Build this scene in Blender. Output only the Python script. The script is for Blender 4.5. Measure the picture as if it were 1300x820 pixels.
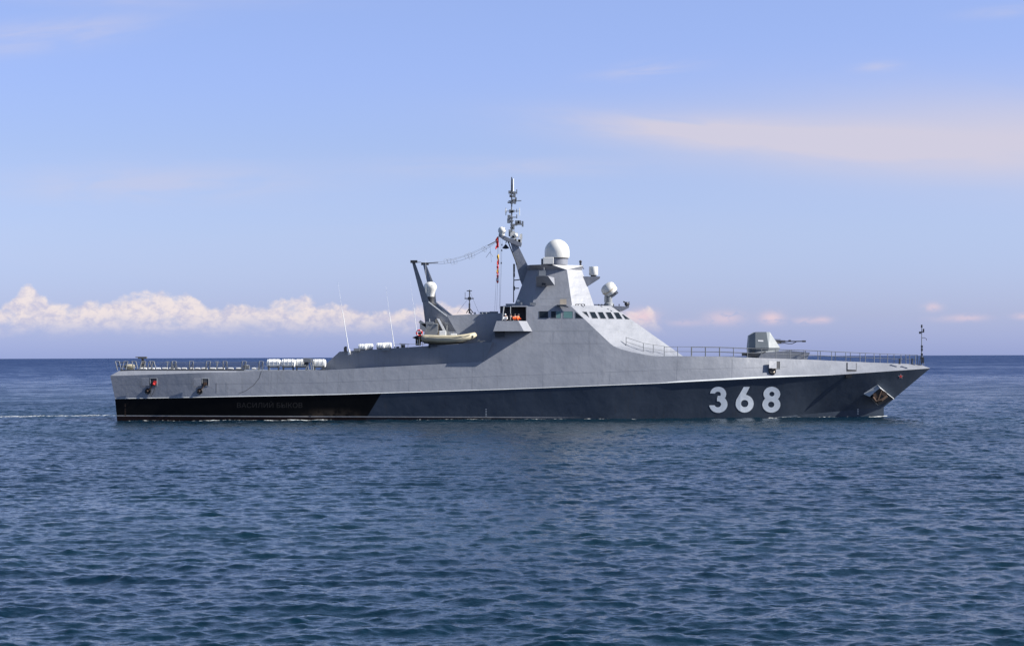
import bpy, bmesh, math, random
import numpy as np
from mathutils import Vector, Matrix
from mathutils.bvhtree import BVHTree
for o in list(bpy.data.objects): bpy.data.objects.remove(o)
SC = bpy.context.scene
COL = SC.collection
random.seed(7)

# ------------------------------------------------------------------ camera
F = 2769.0                      # focal length in pixels of the 1300 px wide photograph
CAMZ, CAMY = 7.2, -257.0
TH, PITCH = 0.0036, math.atan(42.8/F)
_X, _U, _F = Vector((1,0,0)), Vector((0,-math.sin(PITCH),math.cos(PITCH))), Vector((0,math.cos(PITCH),math.sin(PITCH)))
CR = _X*math.cos(TH) - _U*math.sin(TH)
CU = _X*math.sin(TH) + _U*math.cos(TH)
CAM = Vector((0,CAMY,CAMZ))
cd = bpy.data.cameras.new("camera"); cam = bpy.data.objects.new("camera", cd); COL.objects.link(cam)
cam.matrix_world = Matrix(((CR.x,CU.x,-_F.x,CAM.x),(CR.y,CU.y,-_F.y,CAM.y),(CR.z,CU.z,-_F.z,CAM.z),(0,0,0,1)))
cd.sensor_width = 36; cd.sensor_fit = 'HORIZONTAL'; cd.lens = F/1300*36; cd.clip_start = 1; cd.clip_end = 200000
SC.camera = cam
def ray(px,py): return CR*((px-650)/F) + CU*((410-py)/F) + _F
def P(px,py,Y):
    d = ray(px,py); return CAM + d*((Y-CAMY)/d.y)
def PX(x,Y): return 650 + x*F/(Y-CAMY)
def PY(z,Y,px=650): return 452.8 - (px-650)*TH - (z-CAMZ)*F/(Y-CAMY)

# ------------------------------------------------------------------ light
SUN = Vector((.80,-.13,.586)).normalized()
elev = math.asin(SUN.z); azim = math.atan2(SUN.x, SUN.y)
ld = bpy.data.lights.new("sun",'SUN'); ld.energy = 5.0; ld.angle = math.radians(.53); ld.color = (1,.96,.9)
lo = bpy.data.objects.new("sun", ld); COL.objects.link(lo); lo.location = (60,-40,80)
lo.rotation_euler = (-SUN).to_track_quat('-Z','Y').to_euler()
SC.view_settings.view_transform='Standard'; SC.view_settings.look='None'
SC.view_settings.exposure = 0.75; SC.view_settings.gamma = 1
SKYS = 0.055
EXPF = 2**SC.view_settings.exposure

# ------------------------------------------------------------------ node helper
class N:
    def __init__(s, tree): s.t = tree; s.n = tree.nodes; s.l = tree.links
    def new(s, typ, **kw):
        n = s.n.new(typ)
        for k,v in kw.items(): setattr(n,k,v)
        return n
    def put(s, sock, v):
        if isinstance(v, bpy.types.NodeSocket): s.l.new(v, sock)
        else: sock.default_value = v
    def m(s, op, a, b=0.0, c=0.0, clamp=False):
        n = s.new('ShaderNodeMath', operation=op, use_clamp=clamp)
        for i,v in enumerate((a,b,c)): s.put(n.inputs[i], v)
        return n.outputs[0]
    def mix(s, f, a, b, bt='MIX'):
        n = s.new('ShaderNodeMix', data_type='RGBA', blend_type=bt)
        s.put(n.inputs[0], f); s.put(n.inputs[6], a); s.put(n.inputs[7], b)
        return n.outputs[2]
    def ss(s, x, lo, hi, o0=0.0, o1=1.0):
        n = s.new('ShaderNodeMapRange', interpolation_type='SMOOTHSTEP')
        for i,v in enumerate((x,lo,hi,o0,o1)): s.put(n.inputs[i], v)
        return n.outputs[0]
    def noise(s, vec, scale, detail=3, rough=.5, dist=0):
        n = s.new('ShaderNodeTexNoise'); s.put(n.inputs['Vector'], vec)
        n.inputs['Scale'].default_value=scale; n.inputs['Detail'].default_value=detail
        n.inputs['Roughness'].default_value=rough; n.inputs['Distortion'].default_value=dist
        return n.outputs['Fac']
    def xyz(s, x, y, z=0.0):
        n = s.new('ShaderNodeCombineXYZ')
        for i,v in enumerate((x,y,z)): s.put(n.inputs[i], v)
        return n.outputs[0]
    def ramp(s, fac, stops, interp='LINEAR'):
        n = s.new('ShaderNodeValToRGB'); r = n.color_ramp; r.interpolation = interp
        while len(r.elements) < len(stops): r.elements.new(0.5)
        for e,(p,c) in zip(r.elements, stops):
            e.position = p
        for e,(p,c) in zip(r.elements, stops):
            e.color = c if len(c)==4 else (*c,1)
        s.put(n.inputs[0], fac); return n.outputs[0]
def lin(c):
    return tuple(((v/255)/12.92 if v/255<=.04045 else ((v/255+.055)/1.055)**2.4) for v in c)

# ------------------------------------------------------------------ world: sky texture + clouds by direction
W = bpy.data.worlds.new("World"); SC.world = W; W.use_nodes = True
nt = N(W.node_tree); W.node_tree.nodes.clear()
sky = nt.new('ShaderNodeTexSky', sky_type='NISHITA', sun_disc=False)
sky.sun_elevation = elev; sky.sun_rotation = azim; sky.air_density=1.0; sky.dust_density=0.6; sky.ozone_density=3.0; sky.altitude = 5
tc = nt.new('ShaderNodeTexCoord'); sx = nt.new('ShaderNodeSeparateXYZ'); nt.l.new(tc.outputs['Generated'], sx.inputs[0])
dx,dy,dz = sx.outputs
az = nt.m('ARCTAN2', dx, dy)
el = nt.m('ARCSINE', dz)
ux = nt.m('MULTIPLY', az, F)          # direction in units where the photograph spans -650..650
vy = nt.m('MULTIPLY', el, F)          # elevation, 0 at the horizon
# air colour close to the horizon: multiply the sky texture by a slow tint of elevation
tint = nt.ramp(nt.m('DIVIDE', vy, 4400.0, clamp=True), [(0.0011, (0.996, 1.201, 2.594)), (0.012, (1.074, 1.17, 2.148)), (0.0245, (1.155, 1.218, 2.017)), (0.0347, (1.238, 1.246, 1.902)), (0.0597, (1.328, 1.257, 1.76)), (0.0802, (1.422, 1.314, 1.849)), (0.102, (1.529, 1.379, 1.836)), (0.22, (1.3, 1.3, 1.4)), (1, (1.15, 1.15, 1.15))])
skyc = nt.mix(1.0, sky.outputs[0], tint, 'MULTIPLY')
K = 1/(SKYS*EXPF)
def tgt(c): l = lin(c); return (l[0]*K, l[1]*K, l[2]*K, 1)
# cumulus bank, heights of its tops along the horizon
tops = [(-650,60),(-630,66),(-605,94),(-588,76),(-570,71),(-545,66),(-500,70),(-468,83),(-445,86),(-425,72),(-405,79),(-385,64),
        (-345,66),(-310,62),(-288,78),(-262,74),(-230,64),(-200,60),(-170,56),(-140,60),(-115,66),(-60,64),(-20,40),(60,30),(140,62),(175,58),(200,20),(650,22)]
lo_,hi_ = -700,700
hr = nt.ramp(nt.m('DIVIDE', nt.m('SUBTRACT', ux, float(lo_)), float(hi_-lo_), clamp=True),
    [((a-lo_)/(hi_-lo_), (h/100,)*3) for a,h in tops])
hgt = nt.m('MULTIPLY', nt.new('ShaderNodeRGBToBW').outputs[0] if False else hr, 100.0)
p2 = nt.xyz(ux, vy, 0.0)
puff = nt.noise(nt.xyz(ux, nt.m('MULTIPLY',vy,1.15), 3.0), .048, 6, .56, .15)
puff2 = nt.noise(nt.xyz(ux, nt.m('MULTIPLY',vy,1.6), 9.0), .021, 5, .6, .3)
h2 = nt.m('ADD', hgt, nt.m('MULTIPLY', nt.m('SUBTRACT', puff, .5), 36.0))
cm_top = nt.ss(nt.m('SUBTRACT', h2, vy), -3.5, 6.0)
base = nt.m('ADD', 38.0, nt.m('MULTIPLY', nt.m('SUBTRACT', puff2, .5), 34.0))
cm_bot = nt.ss(nt.m('SUBTRACT', vy, base), -14.0, 20.0)
dens = nt.ss(puff2, .27, .47)
bank = nt.m('MULTIPLY', nt.m('MULTIPLY', cm_top, cm_bot), nt.m('MULTIPLY_ADD', dens, .72, .12))
bank = nt.m('MULTIPLY', bank, .88)
def blob(cx,cy,rx,ry,amp,fx=.02,fy=.05,lo=.3,hi=.75, seed=0.0, slope=0.0, det=6):
    a = nt.m('SUBTRACT', ux, float(cx))
    b = nt.m('SUBTRACT', nt.m('SUBTRACT', vy, float(cy)), nt.m('MULTIPLY', a, slope))
    g = nt.m('ADD', nt.m('POWER', nt.m('ABSOLUTE', nt.m('DIVIDE', a, float(rx))), 2.0), nt.m('POWER', nt.m('ABSOLUTE', nt.m('DIVIDE', b, float(ry))), 2.0))
    e = nt.m('EXPONENT', nt.m('MULTIPLY', g, -1.0))
    n = nt.noise(nt.xyz(nt.m('MULTIPLY',ux,fx), nt.m('MULTIPLY',b,fy), float(seed)), 1.0, det, .55, .4)
    return nt.m('MULTIPLY', nt.m('MULTIPLY', e, nt.ss(n, lo, hi)), float(amp))
H0 = 452.8
def add(*a):
    r = a[0]
    for x in a[1:]: r = nt.m('ADD', r, x)
    return nt.m('MINIMUM', r, 1.0)
# small separate puffs low over the sea on the right
small = add(*[blob(px-650, H0-py-(px-650)*0, rx, ry, amp, .09, .13, .25, .5, s) for px,py,rx,ry,amp,s in
    [(815,402,17,8,.95,1),(918,405,22,8,.6,2),(978,405,13,7,.85,3),(1022,409,17,4,.45,4),(1043,408,10,4,.5,5),(1178,393,10,5,.6,6),(1222,406,20,4,.4,7),(1288,405,12,4,.5,8),(870,411,22,4,.3,9),(1205,408,30,4,.25,10)]])
wisps = add(
    blob(1330-650, H0-188, 370, 60, .9, .004,.02,-.1,.5,11,-.05),
    blob(1020-650, H0-186, 240, 28, .75, .006,.03,.0,.6,12,-.08),
    blob(870-650, H0-168, 160, 17, .62, .008,.05,.2,.65,13,-.09),
    blob(820-650, H0-92, 60, 9, .42, .012,.08,.25,.7,14,.10),
    blob(1112-650, H0-93, 26, 6, .38, .02,.09,.2,.6,15,.04),
    blob(1270-650, H0-30, 50, 7, .3, .015,.08,.2,.6,16,.05),
    blob(60-650, H0-55, 130, 18, .55, .009,.05,.25,.7,17,.16),
    blob(170-650, H0-8, 200, 9, .25, .009,.05,.2,.7,18,0),
    blob(190-650, H0-235, 190, 24, .42, .010,.045,.2,.65,19,.03),
    blob(640-650, H0-213, 170, 13, .30, .008,.05,.2,.65,20,.0),
    blob(420-650, H0-300, 600, 90, .12, .002,.02,.2,.8,21,.0))
# brighter crests, greyer folds
shade = nt.ss(nt.noise(nt.xyz(nt.m('ADD',ux,3.0), nt.m('ADD',nt.m('MULTIPLY',vy,1.4),4.0), 5.0), .06, 6, .65, .3), .33, .62)
ccol = nt.mix(shade, tgt((208,202,220)), tgt((255,238,228)))
c1 = nt.mix(wisps, skyc, tgt((209,206,225)))
c2 = nt.mix(bank, c1, ccol)
c3 = nt.mix(small, c2, tgt((232,208,218)))
bg = nt.new('ShaderNodeBackground'); nt.l.new(c3, bg.inputs[0]); bg.inputs[1].default_value = SKYS
wo = nt.new('ShaderNodeOutputWorld'); nt.l.new(bg.outputs[0], wo.inputs[0])

# ------------------------------------------------------------------ materials
def pmat(name, col, rough=.5, metal=0.0, spec=.5, var=0.0, bump=0.0, bscale=1.2, streak=0.0):
    m = bpy.data.materials.new(name); m.use_nodes = True
    t = N(m.node_tree); b = m.node_tree.nodes['Principled BSDF']
    b.inputs['Roughness'].default_value = rough; b.inputs['Metallic'].default_value = metal
    b.inputs['Specular IOR Level'].default_value = spec
    tcn = t.new('ShaderNodeTexCoord'); ob = tcn.outputs['Object']
    c = (*col,1)
    n1 = t.noise(ob, .45, 5, .6)
    if var or True:
        v = max(var,.06)
        f = t.ss(n1, .3, .7, 1-v, 1+v)
        c = t.mix(1.0, c, t.xyz(f,f,f), 'MULTIPLY')
    if streak:
        s3 = t.new('ShaderNodeSeparateXYZ'); t.l.new(ob, s3.inputs[0])
        st = t.noise(t.xyz(t.m('MULTIPLY',s3.outputs[0],3.2), s3.outputs[1], t.m('MULTIPLY',s3.outputs[2],.22)), 1.0, 5, .65)
        c = t.mix(t.ss(st,.52,.8,0,streak), c, (col[0]*.72,col[1]*.7,col[2]*.66,1))
        dr = t.noise(t.xyz(t.m('MULTIPLY',s3.outputs[0],6.0), s3.outputs[1], t.m('MULTIPLY',s3.outputs[2],.5)), 1.0, 4, .7)
        c = t.mix(t.ss(dr,.68,.82,0,streak*.8), c, (.16,.10,.06,1))
        rh = t.ss(n1,.3,.7,rough-.06,rough+.1); t.l.new(rh, b.inputs['Roughness'])
    t.put(b.inputs['Base Color'], c)
    if bump:
        n2 = t.noise(ob, bscale, 2, .5)
        bp = t.new('ShaderNodeBump'); bp.inputs['Strength'].default_value=1; bp.inputs['Distance'].default_value=bump
        t.l.new(n2, bp.inputs['Height']); t.l.new(bp.outputs[0], b.inputs['Normal'])
    return m
GREY = (.226,.238,.268)
M = {}
M['grey'] = pmat('naval_grey_paint', GREY, .45, var=.06, bump=.03, bscale=1.3, streak=.6)
M['greyd'] = pmat('grey_fitting_paint', (.22,.235,.25), .5)
M['gun'] = pmat('gun_grey_paint', (.165,.188,.198), .5, var=.05, streak=.2)
M['seam'] = pmat('seam_grey_paint', (.19,.20,.225), .6)
M['groove'] = pmat('groove_shadow_paint', (.09,.095,.105), .7)
M['deck'] = pmat('deck_grey_paint', (.26,.27,.27), .7, var=.12)
M['dark'] = pmat('dark_metal', (.035,.037,.042), .5)
M['inner'] = pmat('recess_shade_paint', (.05,.052,.06), .8)  # near-black colour stands in for shade inside recesses and openings
M['black'] = pmat('black_rubber', (.012,.012,.014), .6)
M['cream'] = pmat('cream_radome', (.70,.69,.64), .4, var=.05)
M['white'] = pmat('white_paint', (.80,.80,.78), .45)
M['boat'] = pmat('cream_boat_fabric', (.46,.41,.29), .6, var=.15)
M['tan'] = pmat('tan_crane_paint', (.55,.46,.34), .55, var=.1)
M['red'] = pmat('red_cloth', (.62,.03,.025), .7)
M['yellow'] = pmat('yellow_cloth', (.75,.42,.03), .7)
M['orange'] = pmat('orange_cloth', (.85,.12,.02), .7)
M['skin'] = pmat('skin', (.45,.26,.19), .6)
M['rust'] = pmat('rusty_iron', (.075,.042,.026), .8, var=.5)
M['wire'] = pmat('galvanised_wire', (.20,.21,.22), .5)
M['digit'] = pmat('hull_number_white', (.84,.88,.90), .5, var=.08, streak=.25)
M['line'] = pmat('white_and_lit_edge_paint', (.55,.57,.58), .45, var=.1)  # white paint; also stands in for sunlight on fin edges and anchor hood
M['net'] = pmat('deck_net_rope', (.10,.095,.085), .8)
M['brown'] = pmat('brown_letters', (.028,.022,.018), .6)
M['glass'] = pmat('window_glass', (.010,.014,.018), .08, spec=.45)
M['glassg'] = pmat('green_window_glass', (.10,.19,.18), .08, spec=.8)
# lower hull: grey-blue, black aft, dull red boot topping with a pale line above it
def lower_mat():
    m = bpy.data.materials.new('lower_hull_paint'); m.use_nodes = True
    t = N(m.node_tree); b = m.node_tree.nodes['Principled BSDF']
    b.inputs['Specular IOR Level'].default_value=.15
    tcn = t.new('ShaderNodeTexCoord'); ob = tcn.outputs['Object']
    s3 = t.new('ShaderNodeSeparateXYZ'); t.l.new(ob, s3.inputs[0]); x,y,z = s3.outputs
    n1 = t.noise(ob,.4,5,.6)
    base_c = t.mix(t.ss(n1,.3,.7), (.042,.056,.078,1), (.054,.069,.094,1))
    st = t.noise(t.xyz(t.m('MULTIPLY',x,2.6), y, t.m('MULTIPLY',z,.25)),1.0,5,.65)
    base_c = t.mix(t.ss(st,.55,.8,0,.5), base_c, (.06,.055,.052,1))
    # black after body, slanting edge
    xb = t.m('ADD', t.m('MULTIPLY', z, .62), -16.9)
    blk = t.ss(t.m('SUBTRACT', xb, x), -.04, .04)
    bc = t.mix(t.ss(n1,.3,.7), (.002,.002,.0025,1), (.004,.0035,.0035,1))
    sm = t.noise(ob,.8,5,.7)   # exhaust soot / salt near the outlet
    d = t.m('MULTIPLY', t.ss(t.m('ABSOLUTE', t.m('SUBTRACT', x, -20.5)), 0.5, 4.5, 1, 0), t.ss(z, .2, 1.6, 1, 0))
    bc = t.mix(t.m('MULTIPLY', d, t.ss(sm,.35,.65,0,.8)), bc, (.14,.10,.07,1))
    c = t.mix(blk, base_c, bc)
    zl = t.m('ADD', .36, t.m('MULTIPLY', t.m('SUBTRACT', x, -20.0), -.0075))
    red = t.ss(t.m('SUBTRACT', zl, z), -.01, .01)
    c = t.mix(t.m('MULTIPLY', red, t.ss(x,-5,6,.8,0)), c, (.018,.009,.009,1))
    ln = t.m('SUBTRACT', 1.0, t.ss(t.m('ABSOLUTE', t.m('SUBTRACT', z, t.m('ADD', zl, .05))), .045, .065))
    c = t.mix(t.m('MULTIPLY', ln, t.ss(x, 2, 9, .85, 0)), c, (.42,.40,.38,1))
    t.put(b.inputs['Base Color'], c); b.inputs['Roughness'].default_value=.5
    n2 = t.noise(ob,.8,2,.5); bp = t.new('ShaderNodeBump'); bp.inputs['Distance'].default_value=.03
    t.l.new(n2,bp.inputs['Height']); t.l.new(bp.outputs[0], b.inputs['Normal'])
    return m
M['lower'] = lower_mat()

# ------------------------------------------------------------------ mesh helpers
class MB:
    def __init__(s): s.v=[]; s.f=[]; s.ch=[]
    def add(s, vs, fs):
        o=len(s.v); s.ch.append((o,len(s.f))); s.v += [Vector(v) for v in vs]; s.f += [[i+o for i in f] for f in fs]; return s
    def box(s, c, d, R=None):
        c=Vector(c); vs=[]
        for k in (-1,1):
            for (i,j) in ((-1,-1),(1,-1),(1,1),(-1,1)):
                p=Vector((i*d[0]/2,j*d[1]/2,k*d[2]/2)); 
                if R: p=R@p
                vs.append(c+p)
        return s.add(vs,[[3,2,1,0],[4,5,6,7],[0,1,5,4],[1,2,6,5],[2,3,7,6],[3,0,4,7]])
    def rings(s, rings, closed=True, caps=(True,True)):
        n=len(rings[0]); vs=[p for r in rings for p in r]; fs=[]
        for i in range(len(rings)-1):
            for j in range(n if closed else n-1):
                a=i*n+j; b=i*n+(j+1)%n; fs.append([a,b,b+n,a+n])
        if caps[0]: fs.append(list(range(n))[::-1])
        if caps[1]: fs.append([(len(rings)-1)*n+j for j in range(n)])
        return s.add(vs,fs)
    def tube(s, a, b, r, r2=None, n=8):
        a=Vector(a); b=Vector(b); r2=r if r2 is None else r2
        d=(b-a).normalized(); u=d.orthogonal().normalized(); w=d.cross(u)
        R=[[p+(u*math.cos(t*2*math.pi/n)+w*math.sin(t*2*math.pi/n))*q for t in range(n)] for p,q in ((a,r),(b,r2))]
        return s.rings(R)
    def path(s, pts, r, n=6):
        pts=[Vector(p) for p in pts]; R=[]
        for i,p in enumerate(pts):
            d=(pts[min(i+1,len(pts)-1)]-pts[max(i-1,0)]).normalized()
            u=d.cross(Vector((0,1,.01))); u=u.normalized() if u.length>1e-3 else d.orthogonal().normalized(); w=d.cross(u)
            R.append([p+(u*math.cos(t*2*math.pi/n)+w*math.sin(t*2*math.pi/n))*r for t in range(n)])
        return s.rings(R)
    def lathe(s, c, prof, axis=(0,0,1), n=24):
        c=Vector(c); d=Vector(axis).normalized(); u=d.orthogonal().normalized(); w=d.cross(u)
        R=[[c+d*h+(u*math.cos(t*2*math.pi/n)+w*math.sin(t*2*math.pi/n))*max(q,.001) for t in range(n)] for q,h in prof]
        return s.rings(R)
    def ball(s, c, r, n=16, sz=1.0):
        return s.lathe(c,[(r*math.sin(a*math.pi/10),-r*sz*math.cos(a*math.pi/10)) for a in range(11)],n=n)
    def slab(s, pts_xz, y0, y1):           # prism between two Y planes from (x,z) outline
        return s.rings([[Vector((x,y0,z)) for x,z in pts_xz],[Vector((x,y1,z)) for x,z in pts_xz]])
    def pslab(s, pxs, Y0, th):             # outline read at depth Y0, given a real thickness behind it
        a=[P(x,y,Y0) for x,y in pxs]; return s.rings([a,[p+Vector((0,th,0)) for p in a]])
    def parts(s, name, mat, parent=None, **kw):     # every added shape becomes a part of its own
        cs=s.ch+[(len(s.v),len(s.f))]
        for (v0,f0),(v1,f1) in zip(cs[:-1],cs[1:]):
            m=MB(); m.v=s.v[v0:v1]; m.f=[[i-v0 for i in f] for f in s.f[f0:f1]]; m.build(name,mat,parent,**kw)
    def build(s, name, mat, parent=None, smooth=None, bevel=0, kind=None, label=None):
        me=bpy.data.meshes.new(name); me.from_pydata([tuple(v) for v in s.v],[],s.f); me.update()
        bm=bmesh.new(); bm.from_mesh(me); bmesh.ops.recalc_face_normals(bm, faces=bm.faces); bm.to_mesh(me); bm.free()
        if not isinstance(mat,(list,tuple)): mat=[mat]
        for k in mat: me.materials.append(M[k] if isinstance(k,str) else k)
        o=bpy.data.objects.new(name, me); COL.objects.link(o)
        if parent: o.parent=parent
        if smooth is not None:
            for p in me.polygons: p.use_smooth=True
            me.set_sharp_from_angle(angle=math.radians(smooth))
        if bevel:
            b=o.modifiers.new('bevel','BEVEL'); b.width=bevel; b.segments=2; b.limit_method='ANGLE'
        if kind: o['kind']=kind
        if label: o['label']=label
        return o
def empty(name, loc=(0,0,0), label=None, cat=None, group=None):
    o=bpy.data.objects.new(name,None); COL.objects.link(o); o.location=loc; o.empty_display_size=.5
    if label: o['label']=label; o['category']=cat
    if group: o['group']=group
    return o
def tag(o,label,cat,group=None):
    o['label']=label; o['category']=cat
    if group: o['group']=group
    return o
def copy_tree(o,parent=None):
    c=o.copy(); COL.objects.link(c); c.parent=parent
    for ch in list(o.children): copy_tree(ch,c)
    return c

# ------------------------------------------------------------------ sea
def spectrum_tile(L, n, wind, V, amp, kmin=0, kmax=1e9, seed=1, spread=2.0):
    rng=np.random.default_rng(seed)
    k1=2*np.pi*np.fft.fftfreq(n, L/n); kx,ky=np.meshgrid(k1,k1,indexing='ij'); k=np.hypot(kx,ky); k[0,0]=1e-6
    Lw=V*V/9.81
    c=np.abs((kx*wind[0]+ky*wind[1])/k)
    S=np.exp(-1/(k*Lw)**2)/k**4*(.12+.88*c**spread)*np.exp(-(k*.012)**2)
    S[(k<kmin)|(k>kmax)]=0; S[0,0]=0
    h=np.sqrt(S)*(rng.normal(size=k.shape)+1j*rng.normal(size=k.shape))
    H=np.fft.ifft2(h); Hx=np.fft.ifft2(1j*kx/k*h); Hy=np.fft.ifft2(1j*ky/k*h)
    r=H.real.std(); return [a.real/r*amp for a in (H,Hx,Hy)]
def sample(t, L, x, y):
    n=t.shape[0]; u=(x/L*n)%n; v=(y/L*n)%n
    i=np.floor(u).astype(int)%n; j=np.floor(v).astype(int)%n; fu=u-np.floor(u); fv=v-np.floor(v); i1=(i+1)%n; j1=(j+1)%n
    return (t[i,j]*(1-fu)+t[i1,j]*fu)*(1-fv)+(t[i,j1]*(1-fu)+t[i1,j1]*fu)*fv
TILES=[(61.0,512,spectrum_tile(61.0,512,(.15,.99),2.45,.032,0,60,3,4.0)),
       (37.3,512,spectrum_tile(37.3,512,(-.3,.95),2.1,.023,1.2,90,8,3.0)),
       (16.9,512,spectrum_tile(16.9,512,(.4,.9),1.9,.0135,3.5,170,12))]
def wave(x,y):
    r=np.hypot(x-CAM.x,y-CAM.y); z=np.zeros_like(x); ddx=np.zeros_like(x); ddy=np.zeros_like(x)
    for (L,n,t),R0,R1 in zip(TILES,(700,420,170),(4000,1100,420)):
        f=np.clip((R1-r)/(R1-R0),0,1)
        z+=sample(t[0],L,x,y)*f; ddx+=sample(t[1],L,x,y)*f; ddy+=sample(t[2],L,x,y)*f
    return z,ddx,ddy
def build_sea():
    half=math.radians(14.6)
    th=np.concatenate([np.linspace(-math.pi,-half,90)[:-1],np.linspace(-half,half,1150),np.linspace(half,math.pi,90)[1:-1]])
    r=[2.0,8,16,24,32,40]; x=40.0
    while x<60000:
        dr=max(.085, x*x/(CAMZ*F)*.55) if x<330 else x*.012
        if x<330: dr=min(dr,.36 if x>150 else .25)
        if x>=330: dr=min(x*.012 if x>900 else .4+(x-330)*.017, 3000)
        x+=dr; r.append(x)
    r=np.array(r); nr,na=len(r),len(th)
    Rg,T=np.meshgrid(r,th,indexing='ij')
    X=CAM.x+Rg*np.sin(T); Y=CAM.y+Rg*np.cos(T)
    Z,DX,DY=wave(X,Y)
    # horizontal pinch makes crests sharper than troughs
    X=X+DX*0.5; Y=Y+DY*0.5
    print('sea verts',nr*na)
    co=np.stack([X,Y,Z],-1).reshape(-1,3).astype(np.float32)
    i=np.arange(nr-1)[:,None]; j=np.arange(na)[None,:]; j1=(j+1)%na
    q=np.stack([i*na+j, (i+1)*na+j, (i+1)*na+j1, i*na+j1],-1).reshape(-1,4)
    q=q[:,::-1]
    me=bpy.data.meshes.new('sea'); nf=len(q)+1
    me.vertices.add(len(co)); me.vertices.foreach_set('co',co.ravel())
    loops=np.concatenate([q.ravel(), np.arange(na)]).astype(np.int32)
    me.loops.add(len(loops)); me.loops.foreach_set('vertex_index',loops)
    me.polygons.add(nf); me.polygons.foreach_set('loop_start',np.concatenate([np.arange(len(q))*4,[len(q)*4]]).astype(np.int32))
    me.polygons.foreach_set('use_smooth',np.ones(nf,dtype=bool))
    me.update(calc_edges=True); me.validate()
    if me.polygons[len(q)//2].normal.z<0: me.flip_normals()
    m=bpy.data.materials.new('sea_water'); m.use_nodes=True; t=N(m.node_tree); b=m.node_tree.nodes['Principled BSDF']
    g=t.new('ShaderNodeNewGeometry'); pos=g.outputs['Position']
    s3=t.new('ShaderNodeSeparateXYZ'); t.l.new(pos,s3.inputs[0])
    patch=t.noise(t.xyz(t.m('MULTIPLY',s3.outputs[0],.6),s3.outputs[1]),.02,4,.6)
    near_c=t.mix(t.ss(patch,.35,.65),(.001,.011,.023,1),(.0012,.015,.024,1))
    # base colour turns bluer far out, standing in for haze over the sea
    t.put(b.inputs['Base Color'], t.mix(t.ss(s3.outputs[1],-120,600), near_c, (.0005,.015,.075,1)))
    b.inputs['IOR'].default_value=1.333; b.inputs['Specular IOR Level'].default_value=.5
    dist=t.new('ShaderNodeCameraData')
    dd=t.new('ShaderNodeVectorMath',operation='DISTANCE'); t.l.new(pos,dd.inputs[0]); dd.inputs[1].default_value=tuple(CAM)
    dv=dd.outputs['Value']
    gust=t.noise(t.xyz(t.m('MULTIPLY',s3.outputs[0],1.6),s3.outputs[1]),.05,9,.72,.2)
    gust2=t.noise(t.xyz(t.m('MULTIPLY',s3.outputs[0],2.2),s3.outputs[1]),.0035,9,.75,.3)
    gf=t.m('ADD', t.ss(gust,.3,.7,.55,1.3), t.ss(gust2,.3,.7,-.25,.25))
    t.put(b.inputs['Roughness'], t.m('MULTIPLY', t.m('MULTIPLY_ADD', t.m('DIVIDE', t.m('LOGARITHM', t.m('MAXIMUM', t.m('DIVIDE', dv, 60.0), 1.0), 2.718), 3.9, clamp=True), .38, .10), gf))
    rip=t.noise(t.xyz(s3.outputs[0],t.m('MULTIPLY',s3.outputs[1],1.4),s3.outputs[2]),3.6,4,.62,.3)
    rip2=t.noise(pos,.55,3,.6,.2)
    h=t.m('ADD', t.m('MULTIPLY',rip,.028), t.m('MULTIPLY', rip2, .02))
    bp=t.new('ShaderNodeBump'); bp.inputs['Distance'].default_value=1.0; bp.inputs['Strength'].default_value=1.0
    t.l.new(h,bp.inputs['Height'])
    # wave slopes too small to mesh far out: tilt the normal by noise
    nz=t.new('ShaderNodeTexNoise'); t.put(nz.inputs['Vector'], t.xyz(s3.outputs[0],t.m('MULTIPLY',s3.outputs[1],1.6))); nz.inputs['Scale'].default_value=.7; nz.inputs['Detail'].default_value=4; nz.inputs['Roughness'].default_value=.7
    sub=t.new('ShaderNodeVectorMath',operation='SUBTRACT'); t.l.new(nz.outputs['Color'],sub.inputs[0]); sub.inputs[1].default_value=(.5,.5,.5)
    mul=t.new('ShaderNodeVectorMath',operation='MULTIPLY'); t.l.new(sub.outputs[0],mul.inputs[0]); am=t.ss(dv,120,900,.0,1.2); t.l.new(t.xyz(am,am,0.0),mul.inputs[1])
    ad=t.new('ShaderNodeVectorMath',operation='ADD'); t.l.new(bp.outputs[0],ad.inputs[0]); t.l.new(mul.outputs[0],ad.inputs[1])
    no=t.new('ShaderNodeVectorMath',operation='NORMALIZE'); t.l.new(ad.outputs[0],no.inputs[0]); t.l.new(no.outputs[0],b.inputs['Normal'])
    me.materials.append(m)
    o=bpy.data.objects.new('sea',me); COL.objects.link(o); o['kind']='structure'
    return o
sea=build_sea()
m_=sea.data.materials[0].node_tree.nodes
for n_ in [n for n in m_ if n.type=='CAMERA']: m_.remove(n_)

# ------------------------------------------------------------------ the warship
ship=empty('warship',(0,0,0),'grey naval patrol ship numbered 368 steaming on the open sea','warship')
def I(x,pts): return float(np.interp(x,[p[0] for p in pts],[p[1] for p in pts]))
def smooth_tab(pts,w=9,lo=140,hi=1184):
    xs=np.linspace(lo,hi,523); ys=np.interp(xs,[p[0] for p in pts],[p[1] for p in pts]); k=np.hanning(w+2)[1:-1]; k/=k.sum()
    yp=np.pad(ys,(w//2,w//2),mode='reflect',reflect_type='odd'); y2=np.convolve(yp,k,'valid'); return list(zip(xs,y2))
chine_y=[(146,506.3),(250,504.6),(430,501),(640,494.5),(855,486),(940,481.8),(1058,476),(1120,471.8),(1181,467.5)]
chine_b=smooth_tab([(140,6.5),(250,6.9),(430,7.0),(640,7.0),(760,6.9),(855,6.45),(940,5.55),(1000,4.65),(1058,3.55),(1110,2.35),(1150,1.2),(1181,.02)],31)
chine_b=[(a,max(b,.02)) for a,b in chine_b]
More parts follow.
